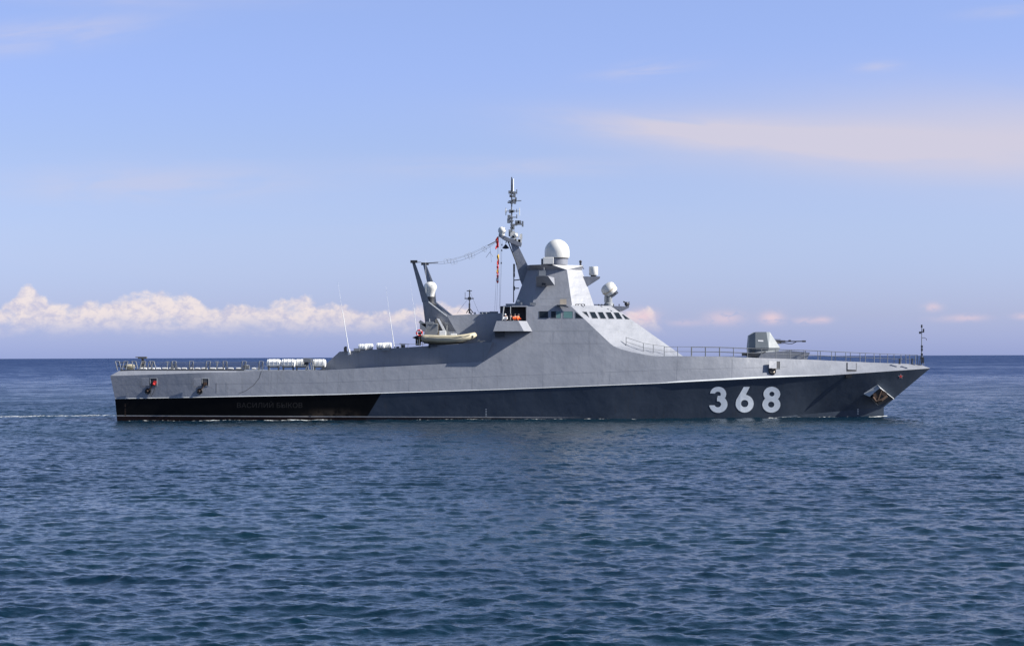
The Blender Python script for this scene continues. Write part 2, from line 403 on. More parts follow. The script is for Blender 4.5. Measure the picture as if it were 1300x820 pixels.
deck_y=[(152,470.3),(310,470.5),(405,470),(612,459.3),(700,456),(790,453.2),(860,452),(920,452.5),(960,454.3),(1028,456.5),(1103,460),(1168,462.5)]
tilt=[(140,.15),(330,.17),(620,.25),(700,.27),(880,.27),(940,.40),(1030,.95),(1100,1.5),(1181,1.5)]
low_y=[(149,538),(940,538),(965,530.5),(1000,527.6),(1060,522.5),(1122,516.8)]      # lower knuckle near the forefoot
def chineP(s): b=I(s,chine_b); return P(s,I(s,chine_y),-b), b
def sideB(px,z):
    c,b=chineP(min(max(px,146),1180)); return max(b-I(px,tilt)*(z-c.z),.02)
def side(px,py,off=0.0):                # point of the upper hull / superstructure side seen at px,py
    Y=-6.0
    for _ in range(12):
        p=P(px,py,Y); Y=-sideB(px,p.z)
    p=P(px,py,Y); return p+Vector((0,-off,off*.27))
def stem(s, tipx): # maps common station s>1000 to stations that end on the stem
    return s if s<=1000 else 1000+(s-1000)*(tipx-1000)/181.0
ST=[146]+list(np.linspace(150,1000,86))+list(np.linspace(1005,1181,45))
def lineC(s): return chineP(s)[0]
def lineD(s):
    px=max(stem(s,1168),152)
    return side(px,I(px,deck_y)) if s<1180.5 else P(1168,462.5,-.03)
def lineE(s):   # shoulder line, a chamfer at the stern that dies out
    px=stem(s,1176)
    d=lineD(s); c=lineC(s); k=.93; e=c+(d-c)*k
    if s<320:
        y=I(px,[(140,477.2),(320,471.0)]); c,b=chineP(max(s,146)); pp=P(px if s>146 else 140,y,-b-.02)
        w=min(1,max(0,(s-240)/80)); w=w*w*(3-2*w); return pp*(1-w)+e*w
    return e
def lowB(s):
    return I(s,[(146,6.35),(430,6.5),(640,6.45),(780,6.1),(855,5.3),(940,4.06),(1000,2.92),(1058,1.55),(1110,.75),(1150,.33),(1181,.0)])
lowb=smooth_tab([(a,lowB(a)) for a in (146,430,640,780,855,940,1000,1058,1110,1150,1181)],31)
def lineW(s):
    px=stem(s,1122); b=max(I(s,lowb),.015)
    px0=149 if s<150 else px
    return P(px0,I(px,low_y),-b)
def lineK(s):
    w=lineW(s); return Vector((w.x, w.y*(.9 if w.z<.3 else .55), -2.6))
def strip(name, A, B, mat, n=6, s0=0, s1=None, smooth=50, parent=ship, st=None, mirror=True):
    mb=MB(); st=st or ST
    for sg in ((1,-1) if mirror else (1,)):
        rows=[]
        for s in st:
            a,b=A(s),B(s); rows.append([Vector(((a+(b-a)*k/n).x, sg*(a+(b-a)*k/n).y, (a+(b-a)*k/n).z)) for k in range(n+1)])
        mb.rings(rows, closed=False, caps=(False,False))
    return mb, rows
def join(*mbs):
    r=MB()
    for m in mbs: r.add(m.v,m.f)
    return r
mbL=join(strip('x',lineW,lineC,'lower',8)[0], strip('x',lineK,lineW,'lower',3)[0])
# transom lower
def transom(ptsS):
    L=[Vector(p) for p in ptsS]; R=[Vector((p.x,-p.y,p.z)) for p in L]; mb=MB()
    for i in range(len(L)-1): mb.add([L[i],L[i+1],R[i+1],R[i]],[[0,1,2,3]])
    return mb
mbL=join(mbL, transom([lineK(146),lineW(146),lineC(146)]))
lower=mbL.build('lower_hull','lower',ship,smooth=25)
mbU=join(strip('x',lineC,lineE,'grey',6)[0], transom([lineC(146),lineE(146)]), strip('x',lineE,lineD,'grey',2)[0], transom([lineE(146),lineD(146)]))
upper=mbU.build('upper_hull','grey',ship,smooth=12)
# deck sheet
mbD=MB(); rows=[]
for s in ST:
    d=lineD(s); rows.append([Vector((d.x,d.y*(1-2*k/6),d.z-.004+.0*k)) for k in range(7)])
mbD.rings(rows,closed=False,caps=(False,False)); deck=mbD.build('deck','deck',ship,smooth=40)

def bvh(*objs):
    vs=[];fs=[]
    for o in objs:
        k=len(vs); vs+=[v.co.copy() for v in o.data.vertices]; fs+=[[i+k for i in p.vertices] for p in o.data.polygons]
    return BVHTree.FromPolygons(vs,fs)
HB=bvh(lower,upper)
def cast(px,py,off=.02,tree=None):
    d=ray(px,py).normalized(); h=(tree or HB).ray_cast(CAM,d)
    if h[0] is None: return None
    n=h[1]; n = -n if n.dot(d)>0 else n
    return h[0]+n*off
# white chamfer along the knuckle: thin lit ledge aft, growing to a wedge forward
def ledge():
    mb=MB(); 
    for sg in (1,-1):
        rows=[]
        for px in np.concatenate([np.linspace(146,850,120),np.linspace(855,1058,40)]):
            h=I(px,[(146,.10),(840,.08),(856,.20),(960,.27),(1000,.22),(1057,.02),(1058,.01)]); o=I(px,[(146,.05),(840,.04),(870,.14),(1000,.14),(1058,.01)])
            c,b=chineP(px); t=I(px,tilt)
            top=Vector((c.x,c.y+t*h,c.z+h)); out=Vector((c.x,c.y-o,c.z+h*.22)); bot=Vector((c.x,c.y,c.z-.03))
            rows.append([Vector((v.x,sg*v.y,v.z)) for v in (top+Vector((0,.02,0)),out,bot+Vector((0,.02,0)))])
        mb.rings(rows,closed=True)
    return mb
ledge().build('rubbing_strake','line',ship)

# ---- numbers 368
def digit_inside(ch,x,y):
    def ring(cx,cy,rx,ry,ix,iy): return ((x-cx)/rx)**2+((y-cy)/ry)**2<=1 and ((x-cx)/ix)**2+((y-cy)/iy)**2>=1
    if ch=='8':
        a=((x-979.8)/10.6)**2+((y-500)/9.2)**2<=1; b=((x-979.2)/11.4)**2+((y-513.3)/10.2)**2<=1
        if not(a or b): return False
        return ((x-979.9)/3.1)**2+((y-500)/3)**2>1 and ((x-979)/3.9)**2+((y-513.3)/3.7)**2>1
    if ch=='6':
        if ((x-945.3)/11.4)**2+((y-512.2)/11.2)**2<=1: return ((x-945.3)/4.6)**2+((y-512)/4.6)**2>1
        # slanting stem
        if 491<=y<=508:
            xl=944.2-(y-491)*.58; xr=951.8-(y-491)*.50
            return xl<=x<=xr
        return False
    if ch=='3':
        r=False
        if ((x-911.7)/10.2)**2+((y-500)/9.2)**2<=1 and ((x-911.3)/3.8)**2+((y-500.3)/3.3)**2>1:
            r = not (x<910.2 and y>499.2) 
            if x<911.0 and y>500.0: r=False
        if ((x-911.9)/11.6)**2+((y-513)/10.8)**2<=1 and ((x-911.2)/4.2)**2+((y-513)/3.8)**2>1:
            if not (x<911.0 and y<514.2): r=True
        if 910.2<=x<=914 and 504.0<=y<=509.2: r=True
        return r
def raster(fn,x0,x1,y0,y1,step):
    mb=MB(); idx={}
    def vid(i,j):
        if (i,j) not in idx:
            p=cast(x0+i*step,y0+j*step,.02); idx[(i,j)]=len(mb.v); mb.v.append(p)
        return idx[(i,j)]
    for i in range(int((x1-x0)/step)):
        for j in range(int((y1-y0)/step)):
            if fn(x0+(i+.5)*step,y0+(j+.5)*step): mb.f.append([vid(i,j),vid(i+1,j),vid(i+1,j+1),vid(i,j+1)])
    return mb
for ch,a,b in (('3',899,924),('6',932,958),('8',966,992)):
    raster(lambda x,y,ch=ch:digit_inside(ch,x,y),a,b,490,525,.25).build('hull_number','digit',ship,label='white painted hull number '+ch)
def text_on_hull(txt,px0,px1,py0,py1,mat,name,tree=None):
    cu=bpy.data.curves.new(name,'FONT'); cu.body=txt; to=bpy.data.objects.new(name,cu); COL.objects.link(to)
    bpy.context.view_layer.update(); dg=bpy.context.evaluated_depsgraph_get(); me=bpy.data.meshes.new_from_object(to.evaluated_get(dg))
    bpy.data.objects.remove(to)
    vs=[v.co for v in me.vertices]; x0=min(v.x for v in vs); x1=max(v.x for v in vs); y0=min(v.y for v in vs); y1=max(v.y for v in vs)
    mb=MB()
    for v in vs:
        p=cast(px0+(v.x-x0)/(x1-x0)*(px1-px0), py1-(v.y-y0)/(y1-y0)*(py1-py0),.02,tree); mb.v.append(p)
    mb.f=[list(p.vertices) for p in me.polygons]
    return mb.build(name,mat,ship)
text_on_hull('ВАСИЛИЙ БЫКОВ',301,384,509.3,517.5,'brown','ship_name')
# draft marks
for px,a,b in ((159,513,529),(617,519,529),(1089,519,526)):
    mb=MB()
    y=a
    while y<b:
        q=[cast(px-.7,y,.02),cast(px+.9,y,.02),cast(px+.9,y+.8,.02),cast(px-.7,y+.8,.02)]
        if all(q): mb.add(q,[[0,1,2,3]])
        y+=2.0
    mb.parts('draft_mark','line' if px>160 else 'rust',ship)
# red star emblem at the bow
def star(px,py,r,mat,off,k=.42,name='bow_star'):
    mb=MB(); pts=[cast(px,py,off)]
    for i in range(10):
        a=math.pi/2+i*math.pi/5; q=r if i%2==0 else r*k; pts.append(cast(px+q*math.cos(a),py-q*math.sin(a)*.9,off))
    mb.add(pts,[[0,i+1,(i+1)%10+1] for i in range(10)]); return mb.build(name,mat,ship)
star(1143.5,477.6,3.6,'line',.02); star(1143.5,477.6,2.8,'red',.03)

# ---- superstructure
ZB=P(700,407.4,-5.3).z          # top edge of wing bulwark
ZR=P(700,387.8,-4.6).z          # bridge roof
ZF=P(650,418,-5.5).z            # wing deck
roofS=P(724.5,388,-sideB(724,ZR)); roofC=P(777,388.5,-1.0); botC=P(862,448.5,-1.0)
pn=(roofC-roofS).cross(botC-roofC).normalized()
if pn.z<0: pn=-pn
def front_x(y,z):               # x on the forward slanted plane at this y,z (starboard half)
    ya=-abs(y); return roofC.x - (pn.y*(ya-roofC.y)+pn.z*(z-roofC.z))/pn.x
def corner(z):                  # where side surface meets the forward plane
    x=8.0
    for _ in range(60):
        b=sideB(PX(x,-5.0),z); x=.5*x+.5*front_x(-b,z)
    # soft fillet into the fore deck
    e=max(0,8.55-z); x+=1.9*e*e
    x=min(x,front_x(-1.0,z)-.05)
    return x
def body(z0,z1,xr_px,nz,N_=26,inset=None):
    mb=MB(); rings=[]
    for k in range(nz+1):
        z=z0+(z1-z0)*k/nz; xf=corner(z); 
        b0=sideB(xr_px(z),z); xr=P(xr_px(z),PY(z,-b0,xr_px(z)),-b0).x
        pts=[]
        for j in range(N_+1):
            x=xr+(xf-xr)*j/N_; b=sideB(PX(x,-5.2),z); b=min(b,sideB(PX(x,-b),z))-.014; pts.append(Vector((x,-b,z)))
        fx=front_x(-1.0,z); 
        for j in (1,2,3): 
            q=pts[N_]; pts.append(Vector((q.x+(fx-q.x)*j/4, q.y+(-1.0-q.y)*j/4, z)))
        pts.append(Vector((fx,-1.0,z)))
        ring=pts+[Vector((p.x,-p.y,p.z)) for p in pts[::-1]]
        rings.append(ring)
    mb.rings(rings); return mb
zdeck=6.35
low=body(zdeck,ZF,lambda z:I(z,[(6.3,606),(8.85,624),(12,632)]),12)
low.build('superstructure','grey',ship,smooth=12)
up=body(ZF,ZR,lambda z:668,8,20)
upo=up.build('bridge_house','grey',ship,smooth=12)
SB=bvh(upo,bpy.data.objects['superstructure'])
# inner core behind the open bridge wing, its shade painted in as a dark colour
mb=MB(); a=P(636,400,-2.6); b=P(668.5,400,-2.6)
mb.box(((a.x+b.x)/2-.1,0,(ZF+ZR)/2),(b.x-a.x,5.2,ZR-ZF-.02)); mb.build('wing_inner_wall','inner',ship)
mb=MB(); bR=sideB(668,ZR)
xa=P(639,388,-5).x; xb=P(668.4,388,-5).x
for sg in (-1,1):
    mb.rings([[Vector((xa,sg*2.6,ZR-.15)),Vector((xb,sg*2.6,ZR-.15)),Vector((xb,sg*(bR+.03),ZR-.15)),Vector((xa+1.0,sg*(bR+.03),ZR-.15)),Vector((xa,sg*(bR-.9),ZR-.15))],
              [Vector((xa,sg*2.6,ZR)),Vector((xb,sg*2.6,ZR)),Vector((xb,sg*bR,ZR)),Vector((xa+1.0,sg*bR,ZR)),Vector((xa,sg*(bR-.9),ZR))]])
mb.box(((xa+xb)/2,0,ZR-.07),(xb-xa-.02,5.18,.15))
mb.build('wing_canopy','grey',ship)
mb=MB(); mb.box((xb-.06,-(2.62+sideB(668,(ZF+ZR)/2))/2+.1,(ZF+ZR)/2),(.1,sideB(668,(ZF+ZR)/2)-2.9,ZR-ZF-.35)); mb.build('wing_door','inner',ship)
mb=MB(); mb.tube(P(637.5,407,-4.9),P(639.5,389,-4.4),.09); mb.tube(P(648,407,-5.2),P(648,389,-4.7),.05); mb.parts('canopy_post','greyd',ship)
# bridge wings
for sg in (1,-1):
    mb=MB(); zt,zb=ZB,P(650,420.4,-7.0).z
    def R_(z,x0,x1,x2,yo,yi): return [Vector((x0,sg*yi,z)),Vector((x0,sg*yo,z)),Vector((x1,sg*yo,z)),Vector((x2,sg*yi,z))]
    X=lambda px,Y:(px-650)*(Y-CAMY)/F
    top=(X(630.5,-6.9),X(658,-6.9),X(670,-5.4),-6.85,-sideB(665,zt)+.25)
    bot=(X(626,-7.25),X(665,-7.25),X(677,-5.9),-7.25,-sideB(665,zb)+.25)
    o_=[R_(zb,*bot),R_(zt,*top)]
    inn=[[p+Vector((.1 if i<2 else -.14,sg*(.10) if i in(1,2) else 0,0)) for i,p in enumerate(o_[1])],
         [Vector((p.x,p.y,ZF+.02)) for p in [q+Vector((.1 if i<2 else -.14,sg*(.10) if i in(1,2) else 0,0)) for i,q in enumerate(o_[1])]]]
    mb.rings(o_+inn)
    w=mb.build('bridge_wing','grey',ship)
    mb=MB(); mb.box((X(634.5,-6.2),sg*-6.05,zb-.32),(1.1,.7,.62)); mb.build('wing_locker','dark',ship)
# seam line and windows on the bridge
def on_sub(pxs,mat,name,off=.03,tree=None,parent=ship,th=None):
    mb=MB(); pts=[cast(x,y,off,tree or SB) for x,y in pxs]; mb.add(pts,[list(range(len(pts)))]); return mb.build(name,mat,parent)
def seam(pxs,w,name='weld_seam',mat='greyd',tree=None,off=.012):
    mb=MB(); 
    for (x0,y0),(x1,y1) in zip(pxs[:-1],pxs[1:]):
        n=8
        for k in range(n):
            q=[]
            dx_,dy_=x1-x0,y1-y0; L=math.hypot(dx_,dy_); nx_,ny_=-dy_/L*w/2,dx_/L*w/2
            for kk,sg in ((k,-1),(k+1,-1),(k+1,1),(k,1)):
                q.append(cast(x0+dx_*kk/n+sg*nx_,y0+dy_*kk/n+sg*ny_,off,tree or SB))
            if all(q): mb.add(q,[[0,1,2,3]])
    return mb.build(name,mat,ship)
seam([(678,420.2),(764,420.2)],.55)
def window(pxs,glass='glass'):
    cx=sum(p[0] for p in pxs)/len(pxs); cy=sum(p[1] for p in pxs)/len(pxs)
    out=[(cx+(x-cx)*1.06,cy+(y-cy)*1.06) for x,y in pxs]
    a=[cast(x,y,.03,SB) for x,y in out]; b=[cast(x,y,.03,SB) for x,y in pxs]; a0=[cast(x,y,.0,SB) for x,y in out]; b0=[cast(x,y,.012,SB) for x,y in pxs]
    if not all(a+b+a0+b0): print('window miss',cx); return
    mb=MB(); mb.rings([a0,a,b,b0],caps=(False,False)); f=mb.build('window_frame','grey',ship)
    mb=MB(); mb.add(b0,[list(range(len(b0)))]); mb.build('window_pane',glass,f)
for q,g in (([(684.3,395.2),(695.8,395.2),(695.8,403.8),(684.3,403.8)],'glass'),
    ([(699.6,395.2),(705.7,395.2),(705.7,403.8),(699.6,403.8)],'glass'),([(706.3,395.4),(712,395.4),(712,403.8),(706.3,403.8)],'glassg'),
    ([(715.6,395.4),(727,395.4),(727,403.8),(715.6,403.8)],'glassg'),([(730.8,396.4),(740.3,403.9),(730.8,403.9)],'glass'),
    ([(739.2,396),(744.6,396),(748,403),],'glass'),([(748.2,396.2),(755,396.2),(759.3,404.3),(752,404.3)],'glass'),
    ([(758.8,396.4),(765,396.4),(769.6,404.6),(762.5,404.6)],'glass'),([(768.8,396.6),(775.2,396.6),(780,404.8),(773,404.8)],'glass'),
    ([(779,396.9),(785.2,396.9),(790.2,405),(783.2,405)],'glass'),([(789.6,399.3),(791,399.3),(799.3,405.3),(794,405.3)],'glass')):
    window(q,g)
# hull details on the side: seams, the faint arc by the stern
seam([(332,470.8),(329,480),(322,489),(312,496),(303,499.5)],.75,tree=HB,name='hull_arc_groove',mat='groove')
seam([(274.5,486),(274.5,499)],.5,tree=HB,mat='groove'); seam([(287.5,484),(287.5,499)],.35,tree=HB)
seam([(152,488),(400,486),(640,477)],.22,tree=HB,mat='seam'); seam([(640,477),(860,469),(1000,465.5)],.22,tree=HB,mat='seam')
for px_,y0_,y1_ in ((345,472,500),(430,473,499),(520,470,497),(600,464,494),(690,462,491),(775,460,488),(860,456,484),(930,456,480)): seam([(px_,y0_),(px_-1,y1_)],.2,tree=HB,mat='seam')
for px_ in (702,748): seam([(px_,422),(px_,452)],.2,mat='seam')
seam([(690,436),(780,436)],.22,mat='seam') 
# ---- boat deck block with outward leaning bulwark
X=lambda px,Y:(px-650)*(Y-CAMY)/F
def facet():
    mb=MB(); rows=[]; n=24
    for k in range(n+1):
        t=k/n; pb=405+(614-405)*t; pt=431+(626-431)*t
        b0=side(pb,I(pb,deck_y)); bot=P(pb,I(pb,deck_y)+.25,b0.y+2.5*(1-t)+.01)
        yt=I(pt,[(431,446.3),(500,442),(560,438),(622,434.2),(626,434)])
        top=P(pt,yt,bot.y-.48)
        rows.append([bot,top,Vector((top.x,-top.y,top.z)),Vector((bot.x,-bot.y,bot.z))])
    mb.rings(rows); return mb
fac=facet().build('boat_deck_house','grey',ship)
FB=bvh(fac)
seam([(480.5,447),(480.5,465)],.4,tree=FB); seam([(494.8,445),(494.8,464)],.4,tree=FB)
def zt_at(px,Y=-6): return P(px,I(px,[(431,446.3),(500,442),(560,438),(622,434.2)]),-6.9).z
# inner house behind the boat
mb=MB()
def ih(z_,yb,x0,x1): return [Vector((x0,-yb,z_)),Vector((x1,-yb,z_)),Vector((x1,yb,z_)),Vector((x0,yb,z_))]
z0=8.2; zA=P(570,400.2,-3.6).z; zB=P(636,397.2,-3.6).z
a0=X(541,-4.4); b0=X(640,-4.4)
mb.rings([[Vector((a0,-3.4,z0)),Vector((b0,-3.4,z0)),Vector((b0,3.4,z0)),Vector((a0,3.4,z0))],
          [Vector((X(541,-4.0),-3.9,zA-1.4)),Vector((b0,-3.75,zB)),Vector((b0,3.75,zB)),Vector((X(541,-4.0),3.9,zA-1.4))][:0] or
          [Vector((X(566,-3.8),-2.6,zA)),Vector((b0,-2.6,zB)),Vector((b0,2.6,zB)),Vector((X(566,-3.8),2.6,zA))]])
mb.build('hangar_house','grey',ship)
IB=bvh(bpy.data.objects['hangar_house'])
mb=MB()
for px in (598,603,612,617,622,628): mb.tube(P(px,399.5,-2.2),P(px,396.3,-2.2),.1)
mb.box(P(616,397.2,-1.9),(1.3,.4,.22)); mb.box(P(627,396.8,-1.9),(1.0,.4,.26)); mb.parts('roof_vent','greyd',ship)
# aft raked exhaust masts with fins
for Yc,pole,fin in ((-2.5,[(522.6,331.5),(527.2,334),(544.6,382.5),(536,384)],[(536.5,383),(544.2,382.8),(567.5,400.8),(590,440),(538,436),(539.5,408)]),
                    (2.5,[(536.8,335),(541.6,337),(551.5,362),(554,384),(546,384),(542.5,360)],[(546,383),(553,383),(574.5,400.6),(590,430),(548,430)])):
    mb=MB()
    sg=-1 if Yc<0 else 1
    cy=lambda y: Yc+sg*(440-y)*.018-sg*.4
    mb.rings([[P(x,y,cy(y)+k*h) for (x,y),h in zip(pole,(.06,.22,.5,.1) if len(pole)==4 else (.06,.22,.4,.5,.12,.08))] for k in (-1,1)])
    mb.build('aft_mast','grey',ship)
    mb=MB(); mb.rings([[P(x,y,cy(y)+k*h) for (x,y),h in zip(fin,(.3,.5,.55,.6,.35,.3) if len(fin)==6 else (.3,.5,.55,.6,.35))] for k in (-1,1)])
    e0,e1=fin[1],fin[2]; ed=MB(); ed.rings([[P(e0[0],e0[1]-.5,cy(e0[1])+k*.56),P(e1[0],e1[1]-.5,cy(e1[1])+k*.6),P(e1[0]-.3,e1[1]+1.1,cy(e1[1])+k*.6),P(e0[0]-.3,e0[1]+1.1,cy(e0[1])+k*.56)] for k in (-1,1)]); ed.build('fin_lit_edge','line',ship); mb.build('mast_fin','grey',ship)  # pale strip paints the sunlight along the fin's front edge
mb=MB(); mb.box(P(525.5,332.2,-4.4),(.8,.5,.3)); mb.box(P(539.5,335,4.4),(.9,.5,.3)); mb.tube(P(541,334.2,4.4),P(556,333.2,1.0),.06); mb.tube(P(527,333,-4.4),P(534,333,-1),.05); mb.parts('mast_head_bracket','dark',ship)
# satcom radome between the aft masts
c=P(546.3,366.5,0)
mb=MB(); prof=[(.30,-.99),(.46,-.95),(.50,-.6),(.63,-.25),(.76,.05),(.78,.22),(.72,.45),(.55,.66),(.3,.78),(.0,.82)]
mb.lathe(c,prof,n=28); mb.build('satellite_radome','cream',ship,smooth=40)
mb=MB(); mb.lathe(c,[(.55,-1.75),(.5,-1.5),(.52,-1.0)],n=20); mb.lathe(c,[(.2,-4.5),(.25,-3),(.75,-1.85),(.6,-1.7)],n=20); mb.build('radome_pedestal','dark',ship,smooth=40)
# small lattice mast on hangar roof
mb=MB(); Y=-1.5
mb.tube(P(596,398,Y),P(596,368,Y),.06); mb.tube(P(596,398,Y),P(596,385,Y),.10); mb.tube(P(589.8,379,Y),P(601.5,379,Y),.06); mb.tube(P(592.5,369.3,Y),P(599,369.3,Y),.05)
mb.tube(P(590.5,379,Y),P(590.5,371,Y),.025); mb.tube(P(592,397.5,Y),P(596,391,Y),.05); mb.tube(P(601,397.5,Y),P(596,391,Y),.05); mb.box(P(596,379,Y),(.35,.2,.35))
mb.tube(P(596,369,Y),P(608,397.5,Y),.012); mb.tube(P(596,377,Y),P(580,398,Y),.012)
mb.build('roof_antenna_mast','dark',ship)
# dark machinery aft of the boat: davit deck, jib crane
mb=MB(); mb.box(P(547.5,419,-4.8),(1.5,.8,1.5)); mb.box(P(545.5,410,-5),(.9,.5,.3)); mb.tube(P(545.5,412,-5),P(545,404.5,-5),.12,.05); mb.tube(P(548,410,-5),P(556,412.5,-5.3),.07)
mb.box(P(538,411.5,-6.0),(1.2,.5,.35),Matrix.Rotation(.6,3,'Y')); mb.box(P(537,416,-6.0),(.7,.5,.9)); mb.tube(P(533,410,-6),P(541,416,-6),.08); mb.build('deck_winch','greyd',ship)
crane_base=P(562,436,-4.6)
mb=MB(); Yc=-3.5
arm=[(552.5,405.5),(555.5,404),(558.5,405.5),(564.5,417.5),(566.5,424),(558.5,425),(553.5,424)]
mb.pslab([(552.3,406),(554.5,404),(556.5,405),(558,424.5),(553,424.5)],Yc,.25)
crane=mb.build('boat_crane','tan',ship)
mb=MB(); mb.pslab([(554.5,404.2),(557.5,404.6),(565.5,419),(566,424.5),(563,424.5),(562.5,420)],Yc-.28,.35); mb.build('crane_jib','white',crane)
mb=MB(); mb.box(P(563.5,422.5,Yc),(.7,.6,.5)); mb.tube(P(567.2,411,Yc),P(567.2,432,Yc),.07); mb.box(P(567,410.3,Yc),(.35,.3,.25)); mb.tube(P(569.6,420,Yc),P(569.6,430,Yc),.05);mb.tube(P(575.5,421,Yc),P(575.5,430,Yc),.06); mb.build('crane_winch','wire',crane)
# whip antennas
def whip(px0,py0,px1,py1,px2,py2,Y,r=.075,base=True):
    mb=MB(); mb.tube(P(px0,py0,Y),P(px1,py1,Y),r,r*.7); a=P(px1,py1,Y); b=P(px2,py2,Y); mb.tube(a,b,r*.32,r*.12,6)
    if base: mb.lathe(P(px0,py0+.5,Y),[(.14,-.3),(.14,.0),(.1,.35)],n=10)
    o=mb.build('whip_antenna','white',ship,smooth=40); return o
whip(443.2,446.5,434.5,394,429,358,-4.6,.05); whip(501,443,494,396.5,490,364,-4.0,.045); whip(530.5,436,525.5,391,520.5,357,-5.5,.035,False); whip(541,432,540.5,330,540.5,328,-2,.02,False)
mb=MB(); mb.box(P(438.5,443.4,-4.6),(.35,.3,.5)); mb.box(P(439,441.3,-4.6),(.25,.25,.3)); mb.box(P(511.5,440.5,-5),(.5,.4,.55)); mb.tube(P(507,436.2,-5),P(520,436.8,-5),.03); mb.box(P(505,441.8,-5),(.35,.4,.35)); mb.parts('deck_fitting','dark',ship)

# ---- mast house (truncated pyramid with a vertical-ish front corner)
def ring_h(z,pts): return [Vector((x,y,z)) for x,y in pts]+[Vector((x,-y,z)) for x,y in pts[::-1]]
z0=ZR-.01; z1=P(700,342.3,-2.4).z
b_=[(X(652.5,-1.4),-1.3),(X(676,-3.9),-3.6),(X(726.5,-3.9),-3.6),(X(754.5,-1.2),-1.0)]
t_=[(X(670,-1.2),-.9),(X(684,-2.4),-2.3),(X(720,-2.4),-2.3),(X(739,-.9),-.7)]
def lerp2(a,b,t): return [(p[0]+(q[0]-p[0])*t,p[1]+(q[1]-p[1])*t) for p,q in zip(a,b)]
mb=MB(); mb.rings([ring_h(z0+(z1-z0)*k/4,lerp2(b_,t_,k/4)) for k in range(5)]); mh=mb.build('mast_house','grey',ship)
MH=bvh(mh)
# top platform (overhanging aft and to the sides)
zt=P(700,336.6,-2.4).z
pl=[(X(669,-1.2),-1.6),(X(673.5,-3.4),-3.0),(X(687,-3.9),-3.9),(X(701.5,-3.1),-3.1),(X(741,-.9),-.8)]
pl0=[(X(670.5,-1.2),-.92),(X(677,-2),-1.6),(X(688,-2.4),-2.32),(X(719.5,-2.4),-2.32),(X(739,-.9),-.72)]
mb=MB(); mb.rings([ring_h(z1-.02,pl0),ring_h(zt,pl)]); mb.build('radar_platform','grey',ship)
seam([(686,379.5),(725,378)],.35,tree=MH); seam([(727,378.3),(750,378.8)],.35,tree=MH)
# side bracket platform with small sensor
for sg in (1,-1):
    mb=MB(); za=P(690,351.2,-4).z; zb=P(700,362.5,-3.2).z
    A=Vector((X(680.5,-3.9),sg*-2.75,za)); B=Vector((X(681,-5),sg*-5.0,za)); C=Vector((X(696,-5),sg*-5.0,za)); D=Vector((X(704,-3.0),sg*-2.6,za-.05)); E=Vector((X(704.3,-3.2),sg*-3.7,zb)); G=Vector((X(681,-3.2),sg*-3.0,zb-.1))
    mb.add([A,B,C,D,E,G],[[0,3,2,1],[1,2,4,5],[2,3,4],[0,1,5],[0,5,4,3]]); mb.build('sensor_bracket','grey',ship)
    if sg==1:
        mb=MB(); mb.box(P(688.5,347,-3.7),(.8,.6,.6)); mb.tube(P(690.5,343,-3.7),P(690.5,339.5,-3.7),.06); mb.box(P(685,346.5,-3.7),(.5,.4,.35)); mb.build('side_sensor','greyd',ship)
        mb=MB(); mb.box(P(690.3,358,-3.75),(.42,.2,.75)); mb.build('bracket_lamp','dark',ship)
# big radome
c=P(707.2,335.8,0); r=1.46
mb=MB(); mb.lathe(c,[(1.28,-.05),(1.28,.66)],n=36); mb.build('radome_base','grey',ship,smooth=40)
mb=MB(); mb.lathe(c,[(1.34,.66),(1.34,.76)],n=36); mb.build('radome_ring','dark',ship,smooth=40)
mb=MB(); prof=[(1.42,.76),(1.46,.95),(r,1.5)]+[(r*math.cos(a),1.5+r*math.sin(a)) for a in np.linspace(.1,math.pi/2,12)]
mb.lathe(c,prof,n=40); mb.build('main_radome','cream',ship,smooth=40)
mb=MB(); mb.box(P(696,331.2,-3.0),(1.25,.9,.8)); mb.build('optical_sensor_box','cream',ship,bevel=.05)
mb=MB(); mb.box(P(695.5,335.8,-3.0),(1.1,.7,.25)); mb.box(P(688.2,332.5,-3.0),(.2,.5,.7)); mb.build('sensor_box_mount','dark',ship)
mb=MB(); mb.tube(P(737,337,-.8),P(737,333,-.8),.12); mb.ball(P(737,332.2,-.8),.17); mb.tube(P(741.5,341.5,-.5),P(736,337,-.5),.05); mb.build('mast_top_lamp','dark',ship)
# forward radar bracket
mb=MB(); q=[(737,351),(762,351.2),(761.5,353.5),(746,363.5),(741.5,362)]
a=[P(x,y,-.9) for x,y in q]; mb.rings([a,[Vector((p.x,-p.y,p.z)) for p in a]]); mb.build('radar_bracket','grey',ship)
mb=MB(); c=P(753.5,351,0); mb.lathe(c,[(.35,-.02),(.35,.2)],n=20); mb.build('radar_drum_mount','dark',ship)
mb=MB(); mb.lathe(c,[(.50,.15),(.53,.2),(.53,1.1),(.5,1.15),(.01,1.17)],n=24); mb.build('radar_drum','cream',ship,smooth=40)
